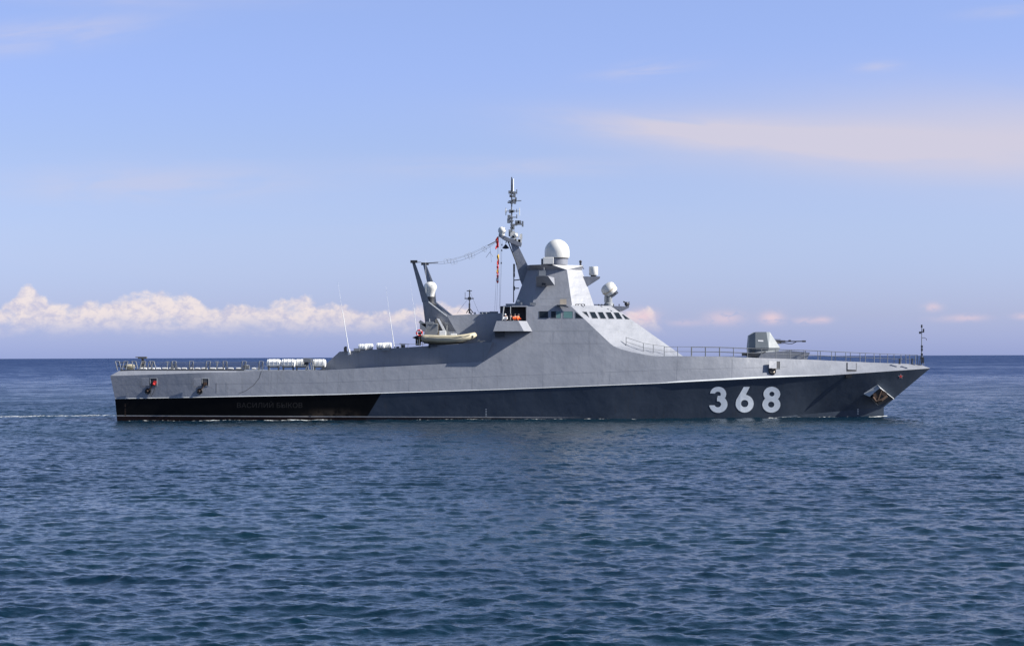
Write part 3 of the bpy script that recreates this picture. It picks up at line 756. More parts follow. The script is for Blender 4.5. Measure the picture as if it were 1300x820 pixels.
# fire control radar, tilted drum on a pedestal
pc=P(773,387.8,0)
mb=MB(); mb.lathe(pc,[(.62,-.1),(.55,.25),(.42,.35),(.40,1.0),(.5,1.1)],n=24); mb.box(P(768.5,380,-.6),(.25,.3,.7)); mb.build('director_pedestal','greyd',ship,smooth=40)
dc=P(772.8,367,0); ax=Vector((-.55,-.25,.72)).normalized()
mb=MB(); mb.lathe(dc,[(.72,-.55),(.86,-.5),(.88,.25),(.82,.42),(.6,.58),(.01,.66)],axis=ax,n=30); fc=mb.build('director_drum','cream',ship,smooth=35)
mb=MB(); mb.lathe(dc,[(.9,-.12),(.92,-.07),(.92,-.02),(.9,.02)],axis=ax,n=30); mb.build('drum_band','tan',fc)
mb=MB(); mb.tube(dc-ax*.5,dc-ax*.95+Vector((0,0,-.1)),.6,.35,16); mb.box(P(782,371,0),(.5,.8,.3),Matrix.Rotation(.8,3,'Y')); mb.build('drum_yoke','grey',fc)
# forward bridge-roof lip and optical ball
mb=MB(); q=[(771,388.2),(799,389.2),(798,391),(791,394.6),(787,394.5)]
a=[P(x,y,-1.1) for x,y in q]; mb.rings([a,[Vector((p.x,-p.y,p.z)) for p in a]]); mb.build('roof_lip_platform','grey',ship)
mb=MB(); c=P(795.5,386,0); mb.ball(c,.26); mb.tube(c,c+Vector((0,0,-.4)),.12); mb.tube(c+Vector((-.4,0,.3)),c+Vector((.35,0,-.05)),.08); mb.tube(c+Vector((.3,0,.3)),c+Vector((.2,0,-.3)),.05); mb.build('optical_ball','dark',ship)
mb=MB(); 
for px in (731,734,738,742,760,764,779,786): mb.tube(P(px,388.5,-3.5 if px<750 else -1.8),P(px,386.0,-3.5 if px<750 else -1.8),.06)
mb.tube(P(731,386.2,-3.5),P(742,386.2,-3.5),.03); mb.tube(P(754,386.8,-2),P(768,387.2,-2),.05); mb.parts('roof_fitting','dark',ship)
mb=MB(); mb.box(P(715,383.2,-4.2),(.75,.5,.62)); mb.build('searchlight_box','tan',ship)
mb=MB(); a=P(705.5,388,-5.0); b=P(723,388,-5.0); c=P(717,392.0,-4.6)
mb.rings([[P(706.5,387.6,-4.3),P(706.5,387.6,-5.15),P(718,387.6,-5.15),P(723,390.8,-4.7)],[P(706.5,386.9,-4.3),P(706.5,386.9,-5.2),P(718,386.9,-5.2),P(723.4,390.2,-4.7)]]); mb.build('light_shelf','grey',ship)
mb=MB(); mb.ball(P(658,382.4,-2.2),.2); mb.build('small_radome','cream',ship,smooth=40)
mb=MB(); mb.box(P(676.5,385.8,-4.3),(.7,.4,.28)); mb.box(P(662,385.4,-3.8),(.2,.2,.3)); mb.box(P(648.5,387,-2.5),(1.2,.6,.25)); mb.parts('roof_locker','greyd',ship)
# raked mast beam and topmast
mb=MB(); Y=0
q=[(647.5,306),(657,310),(670.5,338),(676,352),(664,365),(660,355)]
a=[P(x,y,-.42) for x,y in q]; mb.rings([a,[Vector((p.x,-p.y,p.z)) for p in a]]); mb.build('raked_mast','grey',ship)
mb=MB(); mb.tube(P(643.5,303,-.3),P(656.5,336,-.5),.07); mb.tube(P(652.5,335,-.9),P(652,384,-1.2),.06)
for y in (338,343,349,366): mb.box(P(652.6,y,-1),(.22,.25,.5))
mb.tube(P(652,366,-1.1),P(659,366,-1.1),.06); mb.tube(P(652,356,-1.1),P(660,355,-.6),.06); mb.build('mast_ladder','dark',ship)
mb=MB(); q=[(633.2,296.5),(646,302),(662.5,308.5),(661.5,313),(657,312),(640,304.5),(633,299.5)]
a=[P(x,y,-.7) for x,y in q]; mb.rings([a,[Vector((p.x,-p.y,p.z)) for p in a]]); mb.build('mast_yard','grey',ship)
for sg in (-1,1):
    mb=MB(); c=P(637.2,292.8,.45*sg); mb.ball(c,.46,18); mb.lathe(c,[(.3,-.6),(.38,-.2)],n=12); mb.build('yard_radome','cream',ship,smooth=40)
mb=MB(); mb.lathe(P(642,314,0),[(.02,.38),(.35,.0),(.42,-.12),(.1,-.2)],n=14); mb.tube(P(642,309,0),P(644,304,0),.05); mb.build('mast_horn','dark',ship)
mb=MB()
for (x,y,dx_,dz_) in ((653,303,.5,.6),(656.5,306.5,.8,.4),(660,307.5,.45,.7),(650.5,298,.5,.8),(655.5,298.5,.4,.5),(661.5,300.5,.3,.6)): mb.box(P(x,y,0),(dx_,.7,dz_))
mb.ball(P(654.5,299,-.5),.25); mb.tube(P(658,303,-.4),P(661,298,-.4),.05); mb.parts('mast_electronics','cream',ship)
mb=MB(); mb.tube(P(649.5,303,0),P(649.6,272,0),.11,.09); mb.tube(P(649.6,272,0),P(649.6,244,0),.09,.07); tm=mb.build('topmast','greyd',ship,smooth=40)
mb=MB(); mb.tube(P(649.6,244,0),P(649.6,225,0),.10,.06); mb.build('topmast_lightning_rod','dark',tm)
mb=MB(); mb.tube(P(651.4,243,0),P(651.4,227,0),.09,.08); mb.build('topmast_white_antenna','white',tm)
rng=random.Random(4)
def spreader(y,xl,xr,Yy=0,th=.06,items=()):
    mb=MB(); mb.tube(P(xl,y,Yy),P(xr,y,Yy),th); mb.tube(P(649.6,y,-.9),P(649.6,y,.9),th)
    mb.box(P(649.6,y+.6,0),(.30,.30,.24))
    for (x,dy,w,h) in items: mb.box(P(x,y+dy,Yy),(w,.3,h))
    return mb.build('mast_spreader','greyd',tm)
spreader(244.6,646.5,656.5,0,.06,((647,-.4,.3,.35),(656,-1,.12,.5),(652.5,.4,.4,.3)))
spreader(248.8,647,654.5,0,.05,((653,-.2,.3,.45),(648.3,0,.3,.3)))
spreader(255.2,645.5,660.5,0,.05,((652,-.8,.5,.3),(655,-1.6,.2,.5),(660,-.2,.35,.08)))
spreader(257.2,645.5,655,0,.07,((646.5,0,.4,.18),(653.5,.2,.3,.3)))
spreader(268.3,642,659.5,0,.035,((648,.2,.35,.4),(656,-.6,.1,.4),(651.5,0,.3,.3)))
mb=MB(); mb.tube(P(642.2,273.5,0),P(642.2,264,0),.05); mb.tube(P(659.5,273.5,0),P(659.5,264,0),.05); mb.box(P(642.2,268.8,0),(.18,.18,.35)); mb.parts('dipole_antenna','cream',tm)
spreader(276,646,656.5,0,.05,((646.2,-.8,.35,.4),(656,-1,.12,.45)))
spreader(280.5,646.5,652,0,.05,((646,0,.4,.55),))
spreader(285,651,664,0,.07,((658,-.8,.7,.2),(656.5,-3,.5,.35),(659.5,-3.2,.4,.3),(663.5,-.6,.2,.65),(654,.6,.5,.2)))
spreader(289,647.5,652,0,.06,((651.6,0,.3,.5),))
spreader(294,647,653,0,.06,((647.6,2,.35,.8),(652,2,.3,.5)))
# halyards and aerial wires
mb=MB(); 
for (x0,y0,x1,y1,Y) in ((633.6,300,630.5,394,-.6),(632.5,300,628,395,-.4),(635.5,303,634,392,-.8),(637.5,304,635,388,-.2)): mb.tube(P(x0,y0,Y),P(x1,y1,Y),.013,n=5)
mb.parts('halyard','wire',ship)
mb=MB(); 
for y,x in ((318,637),(334,636.4),(311,637.2)): mb.box(P(x,y,-.2),(.13,.13,.2))
mb.parts('halyard_block','dark',ship)
def wires():
    mb=MB(); 
    def cat(a,b,s,n=24): return [a+(b-a)*(k/n)+Vector((0,0,-s*4*(k/n)*(1-k/n))) for k in range(n+1)]
    L=cat(P(526,332.5,-4.4),P(631,306,-.8),.9); R=cat(P(541,334.5,4.4),P(631,307,.8),.9)
    for q in (L,R): mb.path(q,.016,5)
    U=[ (a+b)/2+Vector((0,0,.28)) for a,b in zip(L,R)]; mb.path(U[8:22],.012,5)
    for c0 in (L,R):
        for k in (9,10,15,16,20):
            for i in range(12):
                t=i*math.pi/6; t2=(i+1)*math.pi/6; c=c0[k]; mb.tube(c+Vector((.06*math.cos(t),.28*math.cos(t),.28*math.sin(t)))+Vector((.14*math.cos(t),0,0)),c+Vector((.2*math.cos(t2),.28*math.cos(t2),.28*math.sin(t2))),.014,n=4)
    mb.tube(P(619,311.8,-.8),P(631,305.6,-.8),.05); mb.tube(P(622,312,-.4),P(624,333,-.4),.012); mb.tube(P(622,320,-.4),P(617,327,-.4),.02); mb.tube(P(622,320,-.4),P(626,326,-.4),.02)
    return mb
wires().build('wire_aerial','wire',ship)

# ---- main gun
gun=MB(); Yg=0
gx=lambda px:X(px,0)
zt=P(968,421.4,-1.2).z; zm=P(960,441.5,-1.6).z; zb_=P(965,446.2,-1.4).z
def turret_rings():
    top=[(gx(950.2),-.75),(gx(957.5),-1.15),(gx(971.6),-1.15),(gx(976.5),-.55)]
    mid=[(gx(949),-1.1),(gx(957),-1.65),(gx(973.8),-1.65),(gx(989.5),-.55)]
    low_=[(gx(950.5),-.95),(gx(958),-1.4),(gx(973),-1.4),(gx(987.5),-.5)]
    zt_aft=P(950,426,-.4).z
    r1=[Vector((x,y,zm)) for x,y in mid]; r2=[Vector((x,y,zt)) for x,y in top]; r2[0].z=zt_aft
    r0=[Vector((x,y,zb_)) for x,y in low_]
    f=lambda r:r+[Vector((p.x,-p.y,p.z)) for p in r[::-1]]
    # forward face meets deck further forward than the roof
    return [f(r0),f(r1),f(r2)]
gun.rings(turret_rings()); gunbase=gun.build('deck_gun','gun',ship)
mb=MB(); mb.lathe(P(968,448.5,0),[(1.9,-.5),(1.85,.1),(1.5,.28)],n=28); mb.build('turret_ring','greyd',gunbase)
mb=MB(); mb.tube(P(984,433.5,0),P(1022.8,433.2,0),.075,.065,12); mb.tube(P(1018.5,433.2,0),P(1023,433.2,0),.11,.10,12); mb.tube(P(984.5,433.2,0),P(997,433.3,0),.16,.12,12); mb.tube(P(1001,432.5,0),P(1004,432.5,0),.1)
mb.path([P(984,436.2,0),P(990,436,0),P(996,435.5,0),P(1001,436.3,0),P(1006,436.2,0),P(1011,433.8,0)],.045,6)
mb.add([P(984,432.2,-.25),P(992,432.8,-.15),P(992,435.5,-.1),P(987,436.5,-.25),P(984,432.2,.25),P(992,432.8,.15),P(992,435.5,.1),P(987,436.5,.25)],[[0,1,2,3],[4,7,6,5],[0,4,5,1],[1,5,6,2],[2,6,7,3],[3,7,4,0]])
mb.tube(P(983,430.8,0),P(991,431,0),.03); mb.build('gun_barrel','dark',gunbase)
tb=bvh(gunbase); mb=MB(); q=[cast(x,y,.02,tb) for x,y in ((962.3,431.6),(969,431.9),(969,433.8),(962.3,433.5))]
if all(q): mb.add(q,[[0,1,2,3]]); mb.build('turret_plate','white',gunbase)
mb=MB(); q=[(967,447.5),(996,445.6),(1000,445),(1028.5,447.3),(1024.5,456.8),(962,456)]
a=[P(x,y,-2.2) for x,y in q]; a2=[P(x,y,-1.7) for x,y in q]; mb.rings([a,[Vector((p.x,-p.y,p.z)) for p in a]]); mb.build('breakwater','grey',ship)
mb=MB()
mb.box(P(947.5,449.8,-1.6),(1.0,.8,.35)); mb.box(P(955,450.5,-2.0),(1.2,.6,.3)); mb.tube(P(958,450,-2.2),P(972,446.8,-2.2),.06); mb.box(P(956.2,448.2,-2.0),(.3,.4,.35)); mb.parts('gun_deck_gear','dark',ship)

# ---- railings
def railing(name,px_list,Yf,yd,h=1.08,rails=(.5,1.0),matn='wire',leadto=None,zf=None):
    """posts along the deck edge with horizontal wires; each post a mesh of its own"""
    pts=[]
    for px in px_list: pts.append(Yf(px))
    mb=MB(); 
    for r in rails:
        for a,b in zip(pts[:-1],pts[1:]): mb.tube(a+Vector((0,0,h*r)),b+Vector((0,0,h*r)),.026,n=6)
    root=mb.build(name,matn,ship)
    for p in pts:
        m2=MB(); m2.tube(p+Vector((0,0,-.03)),p+Vector((0,0,h+.02)),.042,n=8); m2.build('railing_post',matn,root)
    return root
def fore(px): 
    y=I(px,deck_y); p=side(px,y); return p+Vector((0,.12,0))
def fore_p(px):
    p=fore(px); return Vector((p.x,-p.y,p.z))
nearx=[793,817,829.5,843.5,860.5,878.5,896,914,931.5,949,967,985,1003,1021,1038.5,1056,1074,1092,1110,1127,1144,1155,1165]
root=railing('foredeck_railing',[p for p in nearx if p>=843],fore,None)
# sloping piece climbing the forward face edge
railing('foredeck_railing',[887,905,923,941,958,976,994,1012,1029,1047,1065,1083,1101,1119,1136,1150,1162],fore_p,None)
def frt(px): 
    p=cast(px,I(px,[(793,438.5),(817,446.6),(829,448.5),(843,450.5)]),0,SB)
    return (p or side(px,448))+Vector((0,.05,0))
railing('foredeck_railing',[795,817,829.5,843.5],frt,None,1.0)
# jackstaff
c=P(1170,463,0)
mb=MB(); mb.tube(c+Vector((0,0,-.1)),P(1170.2,414,0),.075,.04); mb.tube(P(1167,463,0),P(1170,447,0),.04); mb.tube(P(1173,463,0),P(1170,447,0),.04); js=mb.build('jackstaff','wire',ship)
mb=MB(); mb.box(P(1170,421.5,0),(.55,.2,.12)); mb.box(P(1172.4,419.5,0),(.16,.16,.4)); mb.box(P(1168,422.3,0),(.22,.16,.25)); mb.path([P(1170,429,0),P(1173.5,428.6,0),P(1176,430,0),P(1176.3,432.2,0)],.03,6); mb.lathe(P(1170.2,416,0),[(.11,0),(.1,.35)],n=8)
for y in (440,444,450,455,459): mb.box(P(1170.3,y,0),(.2,.2,.3))
mb.box(P(1171,457,0),(.32,.3,.7)); mb.build('jackstaff_light','dark',js)
mb=MB()
for px in (1142,1158): mb.lathe(P(px,461,-.9),[(.13,-.1),(.10,.1),(.10,.45),(.16,.5),(.01,.55)],n=10)
mb.parts('mooring_bitt','dark',ship)

# ---- anchor pocket
def anchor():
    c1=cast(1096.5,499.5,.0); top=cast(1114,488.2,.0); rt=cast(1132.5,504.3,.0); bl=cast(1104,503,.0); bot=cast(1114,514.5,0)
    off=Vector((-.12,-.62,-.28)); offc=Vector((.12,-.75,-.42))
    q1=cast(1096.5,499.5,.02); apex=top+Vector((0,-.95,-.15)); apx=P(1117,491.5,apex.y)
    left=P(1104,502.8,c1.y-.55); rtip=P(1136.5,505.3,rt.y-.05)
    mb=MB()
    th=Vector((0,0,.07))
    # left roof plate, right roof plate: both stand proud of the hull
    for quad in ([c1,top,apx,left],[top,rt,rtip+Vector((-.15,-.12,-.05)),apx]):
        a=[Vector(p) for p in quad]; mb.rings([a,[p-th for p in a]])
    hood=mb.build('anchor_hood','line',ship,label='pale chevron hood over the anchor')  # paler colour than the hull paints in sunlight on the plates
    mb=MB(); # cheek plates under the hood closing down to a point
    low_=P(1115.5,513.8,bot.y-.15)
    mb.add([left-th,c1-th,bl+Vector((0,-.02,0)),low_,bot],[[0,1,2],[0,2,4,3]])
    mb.build('anchor_cheek','grey',hood)
    mb=MB(); inner=cast(1118,500,.01)
    mb.add([apx-th,rtip-th,low_+Vector((.1,.1,0)),left+Vector((.3,.1,-.1))],[[0,1,2,3]])
    mb.build('anchor_recess','inner',hood)
    mb=MB(); Y=apx.y-.12
    mb.tube(P(1119,495,Y),P(1113.5,509,Y),.13,.16); mb.path([P(1108,504,Y-.05),P(1112,509.5,Y-.05),P(1119,508,Y-.05),P(1126,502.5,Y+.15)],.17,8)
    mb.box(P(1122,499.5,Y+.1),(.45,.25,.5),Matrix.Rotation(.6,3,'Y')); mb.box(P(1111,502.5,Y),(.35,.25,.6),Matrix.Rotation(-.3,3,'Y')); mb.build('anchor','rust',ship)
anchor()

# ---- mooring ports with open covers
def port(x0,y0,x1,y1,door=True,fair=None,doorside=-1,dpx=None,open_=.40,thing='red'):
    q=[cast(x0,y0,.015),cast(x1,y0,.015),cast(x1,y1,.015),cast(x0,y1,.015)]
    mb=MB(); mb.add(q,[[0,1,2,3]]); r=mb.build('mooring_port','inner',ship)  # flat dark sheet painted for the shade inside the opening
    mb=MB(); cs=[(x0,y0),(x1,y0),(x1,y1),(x0,y1)]
    for (a,b) in zip(cs,cs[1:]+cs[:1]): mb.tube(cast(*a,.02),cast(*b,.02),.045,n=6)
    mb.build('port_frame','greyd',r)
    if door:
        w=dpx or (x1-x0); hx=x0-.6
        h0=cast(hx,y0,.38); h1=cast(hx,y1,.38); f0=cast(hx-w,y0,open_); f1=cast(hx-w,y1,open_)
        mb=MB(); a=[h0,h1,f1,f0]; mb.rings([a,[p+Vector((0,.06,.02)) for p in a]]); mb.build('port_cover','grey',r)
    if fair:
        cx,cy=fair; c=cast(cx,cy,0.02); mb=MB()
        n=14
        for i in range(n):
            t=i*2*math.pi/n; t2=(i+1)*2*math.pi/n
            mb.tube(cast(cx+3.2*math.cos(t),cy+3.2*math.sin(t),.04),cast(cx+3.2*math.cos(t2),cy+3.2*math.sin(t2),.04),.06,n=6)
        pts=[cast(cx+3*math.cos(i*2*math.pi/n),cy+3*math.sin(i*2*math.pi/n),.035) for i in range(n)]; mb.add(pts,[list(range(n))])
        mb.build('fairlead','black',r)
        mb=MB(); a=cast(cx-.5,cy,.16); mb.ball(a,.12); mb.tube(cast(cx+1,cy-1,.1),cast((x0+x1)/2-1,y1-1,.1),.06); mb.build('fairlead_roller','rust',r)
    return r
p1=port(190.6,480.2,199.2,489.6,True,(187.8,496.4),dpx=9.0); p2=port(256.4,480.6,264.8,489.8,True,(253.6,496.6),dpx=9.0)
mb=MB(); mb.box(cast(196.6,485.8,.08),(.32,.14,.42),Matrix.Rotation(.3,3,'Y')); mb.ball(cast(195.2,487.5,.1),.15); mb.build('mooring_drum','red',p1)
mb=MB(); mb.box(cast(260.5,487,.08),(.35,.16,.3)); mb.build('mooring_drum','rust',p2)
mb=MB(); mb.tube(cast(193,489,.1),cast(190.5,503,.12),.03,n=5); mb.tube(cast(197.5,489,.1),cast(195.5,497,.12),.035,n=5); mb.tube(cast(195.5,497,.12),cast(192,503.5,.12),.03,n=5); mb.parts('mooring_rope','dark',p1)
p3=port(985.2,459,990.2,468.2,False); 
def cover(x0,x1,y0,y1,off,par,mat='grey'):
    a=[cast(x0,y0,off),cast(x0,y1,off),cast(x1,y1,off*.8),cast(x1,y0,off*.8)]; mb=MB(); mb.rings([a,[p+Vector((0,.08,-.02)) for p in a]]); return mb.build('port_cover',mat,par)
cover(975,984.7,460.8,470,.5,p3)
mb=MB(); mb.box(cast(980,471.5,.14),(.8,.3,.5)); mb.tube(cast(977,473.5,.1),cast(983,474.6,.1),.15); mb.build('fairlead','black',p3)
mb=MB(); mb.path([cast(984,468,.2),cast(983.4,470.5,.2),cast(981.5,474.5,.22)],.09); mb.build('mooring_chain','tan',p3)
mb=MB(); q=[cast(1074.5,460.6,.012),cast(1087.6,460.9,.012),cast(1087.4,471.6,.012),cast(1074.6,472,.012)]; mb.add(q,[[0,1,2,3]]); p4=mb.build('mooring_port','inner',ship)
cover(1075.8,1086.4,460.6,470.2,.12,p4)
mb=MB(); mb.box(cast(1077,477,.12),(.7,.25,.35)); mb.tube(cast(1074,478.5,.1),cast(1080,475,.1),.12); mb.build('fairlead','black',p4)
# overboard discharge pipe lip near the waterline
mb=MB(); mb.lathe(cast(393.5,528.5,.02),[(.12,0),(.14,.10)],axis=(0,-1,0),n=14); mb.build('discharge_outlet','dark',ship)

# ---- helicopter deck edge gear: folded net frames, posts
zs=side(250,470.4).z
def net_frame(px,Y,lean,pair=True):
    p=P(px,470.2,Y); mb=MB()
    for o in ((-.22,.22) if pair else (0,)):
        a=p+Vector((o,0,0)); b=a+Vector((lean,0,1.05)); mb.tube(a,b,.068)
    mb.tube(p+Vector((-.22,0,.1)),p+Vector((.22+lean,0,1.0)),.03)
    mb.tube(p+Vector((-.22+lean,0,1.05)),p+Vector((.22+lean,0,1.05)),.04)
    return mb
nets=MB().tube(P(149.5,460.0,-5.7),P(340,460.0,-5.7),.02,n=5)
nets.tube(P(149.5,464.6,-5.7),P(340,464.6,-5.7),.02,n=5).tube(P(340,460,-5.7),P(415,460,-5.7),.02,n=5)
nr=nets.build('flight_deck_net','wire',ship)
for i,px in enumerate((151.5,157,173,179,189,196,219.5,222.5,242.5,263.5,286,309,331)):
    net_frame(px,-5.7,[-.25,.25,-.3,.3,.25,-.3,.1,-.15,.05,.1,-.05,.08,.05][i]).build('net_frame','wire',nr)
# net mesh: fine diagonal cords between the frames
mb=MB()
for px in np.arange(203,336,1.25):
    mb.tube(P(px,469,-5.75),P(px,460.3,-5.75),.013,n=4)
for y in (461.5,463,466,467.4): mb.tube(P(203,y,-5.75),P(336,y,-5.75),.0085,n=4)
mb.build('net_cords','net',nr,kind='stuff')
# far-side net frames too
for px in (212,275,342,400): net_frame(px,5.6,.05,False).build('net_frame','wire',nr)
mb=MB(); mb.box(((P(153,470,-6).x+P(310,470,-6).x)/2,-6.0,side(230,470).z+.02),(14.2,.22,.16)); mb.build('deck_edge_coaming','dark',ship)
# white rolled bundles lying along the deck edge
roll_l='white rolled fabric bundle lying at the edge of the flight deck'
xs=[(178,186),(189,196),(198,204),(206,213),(215,221),(224,229),(231,237),(240,246),(248,254),(256,263),(267,274),(277,285),(290,296),(300,307),(320,325),(327,331)]
mb=MB()
proto=None
for i,(a,b) in enumerate(xs):
    L=(b-a)*.0905; m_=P((a+b)/2,468.0,-5.3)
    if proto is None:
        mb=MB(); mb.lathe((-.5,0,0),[(.06,0),(.15,.06),(.16,.5),(.14,.94),(.05,1.0)],axis=(1,0,0),n=10); proto=mb.build('fabric_roll','white',smooth=50); o=proto
    else: o=proto.copy(); COL.objects.link(o)
    o.location=m_; o.scale=(L*1.12,1,.85); tag(o,roll_l,'fabric roll','white fabric rolls along the flight deck edge')
# crane / capstan post on stern
mb=MB(); Y=-4.5
mb.tube(P(181,470,Y),P(181,454,Y),.16,.12); mb.tube(P(179,462,Y),P(183.5,462,Y),.2); mb.box(P(181,454,Y),(1.0,.5,.22)); mb.tube(P(172,453.3,Y),P(184,454,Y),.05); mb.tube(P(177,470,Y),P(180,458,Y),.06); mb.tube(P(186,470,Y),P(182.5,457,Y),.06); mb.build('stern_davit','net',ship)
mb=MB()
for Y in (-5.6,5.4):
    for z in (.45,.9): mb.tube(P(149,470,Y)+Vector((0,0,z)),P(160,470,Y)+Vector((0,0,z)),.03)
mb.build('stern_rail','net',ship)
# stern cover: cream tarpaulin mound
mb=MB(); c=P(164.5,470,-5.0); mb.lathe(c+Vector((-.62,0,.42)),[(.02,0),(.2,.06),(.3,.3),(.31,.9),(.22,1.2),(.02,1.28)],axis=(1,0,-.03),n=14)
tp=mb.build('tarpaulin_bundle','boat',smooth=50); tag(tp,'cream covered bundle behind the stern rail beside the dark davit','bundle')
# gear at front of flight deck: small hump and ladder frame
mb=MB(); mb.box(P(313,466.2,-5.2),(.7,.5,.45)); mb.ball(P(313,464.5,-5.2),.3,sz=.5); mb.build('deck_vent','greyd',ship,bevel=.05)
mb=MB(); Y=-6.0
mb.box(P(390,457.6,Y),(.9,.5,.35)); 
for a,b in (((391,457),(388,470)),((393,457),(396,470)),((396,457.5),(398,470)),((389,459),(392,470))): mb.tube(P(*a,Y),P(*b,Y),.07)
mb.tube(P(385,455,Y),P(397,455.6,Y),.05); mb.tube(P(397,455.6,Y),P(398,462,Y),.05); mb.build('accommodation_ladder','wire',ship)
mb=MB(); mb.box(P(389,459.5,Y+.1),(.5,.4,.7)); mb.build('ladder_winch','dark',ship)

# ---- life raft canisters: things on cradles
RS=(1.12,1.05,1.28)
def raft_proto():
    e=empty('life_raft_canister',(0,0,0),'x','life raft')
    mb=MB(); mb.lathe((-.74,0,.62),[(.02,0),(.26,.03),(.36,.12),(.38,.7),(.38,.78),(.36,1.36),(.26,1.45),(.02,1.48)],axis=(1,0,0),n=20); mb.build('canister','white',e,smooth=40)
    mb=MB(); 
    for x in (-.42,-.0,.42): mb.lathe((x-.03,0,.62),[(.385,0),(.4,.01),(.4,.05),(.385,.06)],axis=(1,0,0),n=20)
    mb.build('strap','cream',e)
    mb=MB()
    for x in (-.5,.5):
        for y in (-.3,.3): mb.tube((x,y*1.2,0),(x,y,.42),.04)
        mb.tube((x,-.3,.3),(x,.3,.3),.04)
    for y in (-.3,.3): mb.tube((-.6,y,.28),(.6,y,.28),.04)
    mb.build('cradle','dark',e); return e
rp=raft_proto(); first=True
spots=[(347.5,-5.3,'sternmost of the row on the aft deck'),(366,-5.3,'second from the stern on the aft deck'),
       (383,-5.0,'directly aft of the folded boarding ladder'),(405,-5.0,'between the boarding ladder and the sloped dark deckhouse')]
for px,Y,txt in spots:
    o=rp if first else copy_tree(rp); first=False
    o.location=P(px,469.9,Y); o.scale=RS; o['label']='white life raft canister '+txt; o['group']='white life raft canisters'
for i,(px,Y,txt) in enumerate([(460,-4.4,'on the deckhouse roof beside the tall aft whip antenna'),(468.5,-4.0,'on the deckhouse roof, second forward of the tall aft whip antenna'),(483,-4.4,'on the deckhouse roof just aft of the second whip antenna'),(492,-4.0,'on the deckhouse roof at the foot of the second whip antenna')]):
    o=copy_tree(rp); b_y=I(px,[(431,446.3),(500,442),(560,438)])
    o.location=(P(px,b_y,Y).x,Y,zt_at(px)-.22); o.scale=(.66,.9,.95); o['label']='white life raft canister '+txt; o['group']='white life raft canisters'
mb=MB(); mb.box(P(453,443.8,-5),(.7,.4,.3)); mb.box(P(489.5,443.2,-5.2),(.8,.5,.3)); mb.parts('deck_box','greyd',ship)

# ---- rigid inflatable boat
bc=P(565,437.8,-5.2)
rib=empty('inflatable_boat',bc,'cream rigid inflatable boat stowed on the boat deck under the crane','boat')
def L_(px,py,Y): return P(px,py,Y)-bc
def tubes():
    mb=MB(); n=14
    def ringat(c,d,r):
        d=d.normalized(); u=d.cross(Vector((0,1,0))).normalized(); w=d.cross(u)
        return [c+(u*math.cos(t*2*math.pi/n)+w*math.sin(t*2*math.pi/n))*r for t in range(n)]
    path=[(533,428.5,0,.02),(534.5,428.6,0,.30),(540,429.2,0,.40),(555,430,0,.42),(570,430.2,0,.42),(585,429.5,.0,.42),(594,428,.25,.41),(600,426.5,.6,.39),(603,425.6,1.1,.36)]
    pts=[]; rad=[]
    for x,y,dy,r in path: pts.append(L_(x,y,-5.9+dy)); rad.append(r)
    # far tube mirrored about boat centreline, closing at the bow
    full=pts+[Vector((p.x,2*(-4.95-bc.y)-p.y+ (0),p.z)) for p in pts[::-1]]; rr=rad+rad[::-1]
    R=[]
    for i,p in enumerate(full):
        d=full[min(i+1,len(full)-1)]-full[max(i-1,0)]; d=d.normalized()
        u=Vector((0,0,1)).cross(d).normalized(); w=d.cross(u); R.append([p+(u*math.cos(t*2*math.pi/n)+w*math.sin(t*2*math.pi/n))*rr[i] for t in range(n)])
    mb.rings(R); return mb
tubes().build('buoyancy_tube','boat',rib,smooth=60)
mb=MB(); n=10; R=[]
for px,yk,wd in ((533,433.5,.6),(545,437.2,.95),(565,437.6,.95),(585,436,.85),(596,432,.5),(602,427,.08)):
    k=L_(px,yk,-4.95); tpz=L_(px,430.5,-4.95).z; R.append([Vector((k.x,-wd+(-4.95-bc.y),tpz)),Vector((k.x,-wd*.55+(-4.95-bc.y),k.z+.12)),Vector((k.x,-4.95-bc.y,k.z)),Vector((k.x,wd*.55+(-4.95-bc.y),k.z+.12)),Vector((k.x,wd+(-4.95-bc.y),tpz))])
mb.rings(R); mb.build('boat_hull','boat',rib,smooth=40)
mb=MB(); a=L_(534,428.5,-5.9); mb.lathe(a,[(.02,.95),(.2,.5),(.36,.0)],axis=(-1,0,0),n=12); a=L_(534,428.5,-4.0); mb.lathe(a,[(.02,.95),(.2,.5),(.36,.0)],axis=(-1,0,0),n=12); mb.build('tube_cone','black',rib,smooth=40)
mb=MB(); mb.box(L_(531,433.5,-5.0),(.6,.8,.9)); mb.tube(L_(530,434,-5.0),L_(529,437,-5.0),.15); mb.box(L_(533.5,425.5,-5.0),(.5,.6,.7)); mb.build('outboard_engine','black',rib,bevel=.06)
mb=MB(); mb.box(L_(562,424.5,-4.95),(.8,.6,.8)); mb.box(L_(576,425.8,-4.95),(.7,.5,.4)); mb.build('boat_console','white',rib,bevel=.05)
mb=MB(); mb.path([L_(544,427,-6.34),L_(560,428,-6.36),L_(575,427.8,-6.36),L_(590,426.5,-6.3),L_(597,425,-6.0)],.03); mb.tube(L_(600,426,-5.8),L_(600,429,-5.7),.1); mb.build('grab_line','net',rib)
mb=MB()
for px in (545,585): mb.rings([[Vector((X(px,-6)-.1+dx_,y,z)) for dx_,y,z in ((0,-5.9,bc.z+.25),(0,-4.0,bc.z+.25),(0,-4.0,bc.z-.35),(0,-5.9,bc.z-.35))],[Vector((X(px,-6)+.1+dx_,y,z)) for dx_,y,z in ((0,-5.9,bc.z+.25),(0,-4.0,bc.z+.25),(0,-4.0,bc.z-.35),(0,-5.9,bc.z-.35))]])
mb.tube(P(552,437,-6.0),P(545,439,-6.0),.05); mb.box(P(550.5,438.7,-6.05),(.9,.1,.18)); mb.build('boat_cradle','dark',ship)
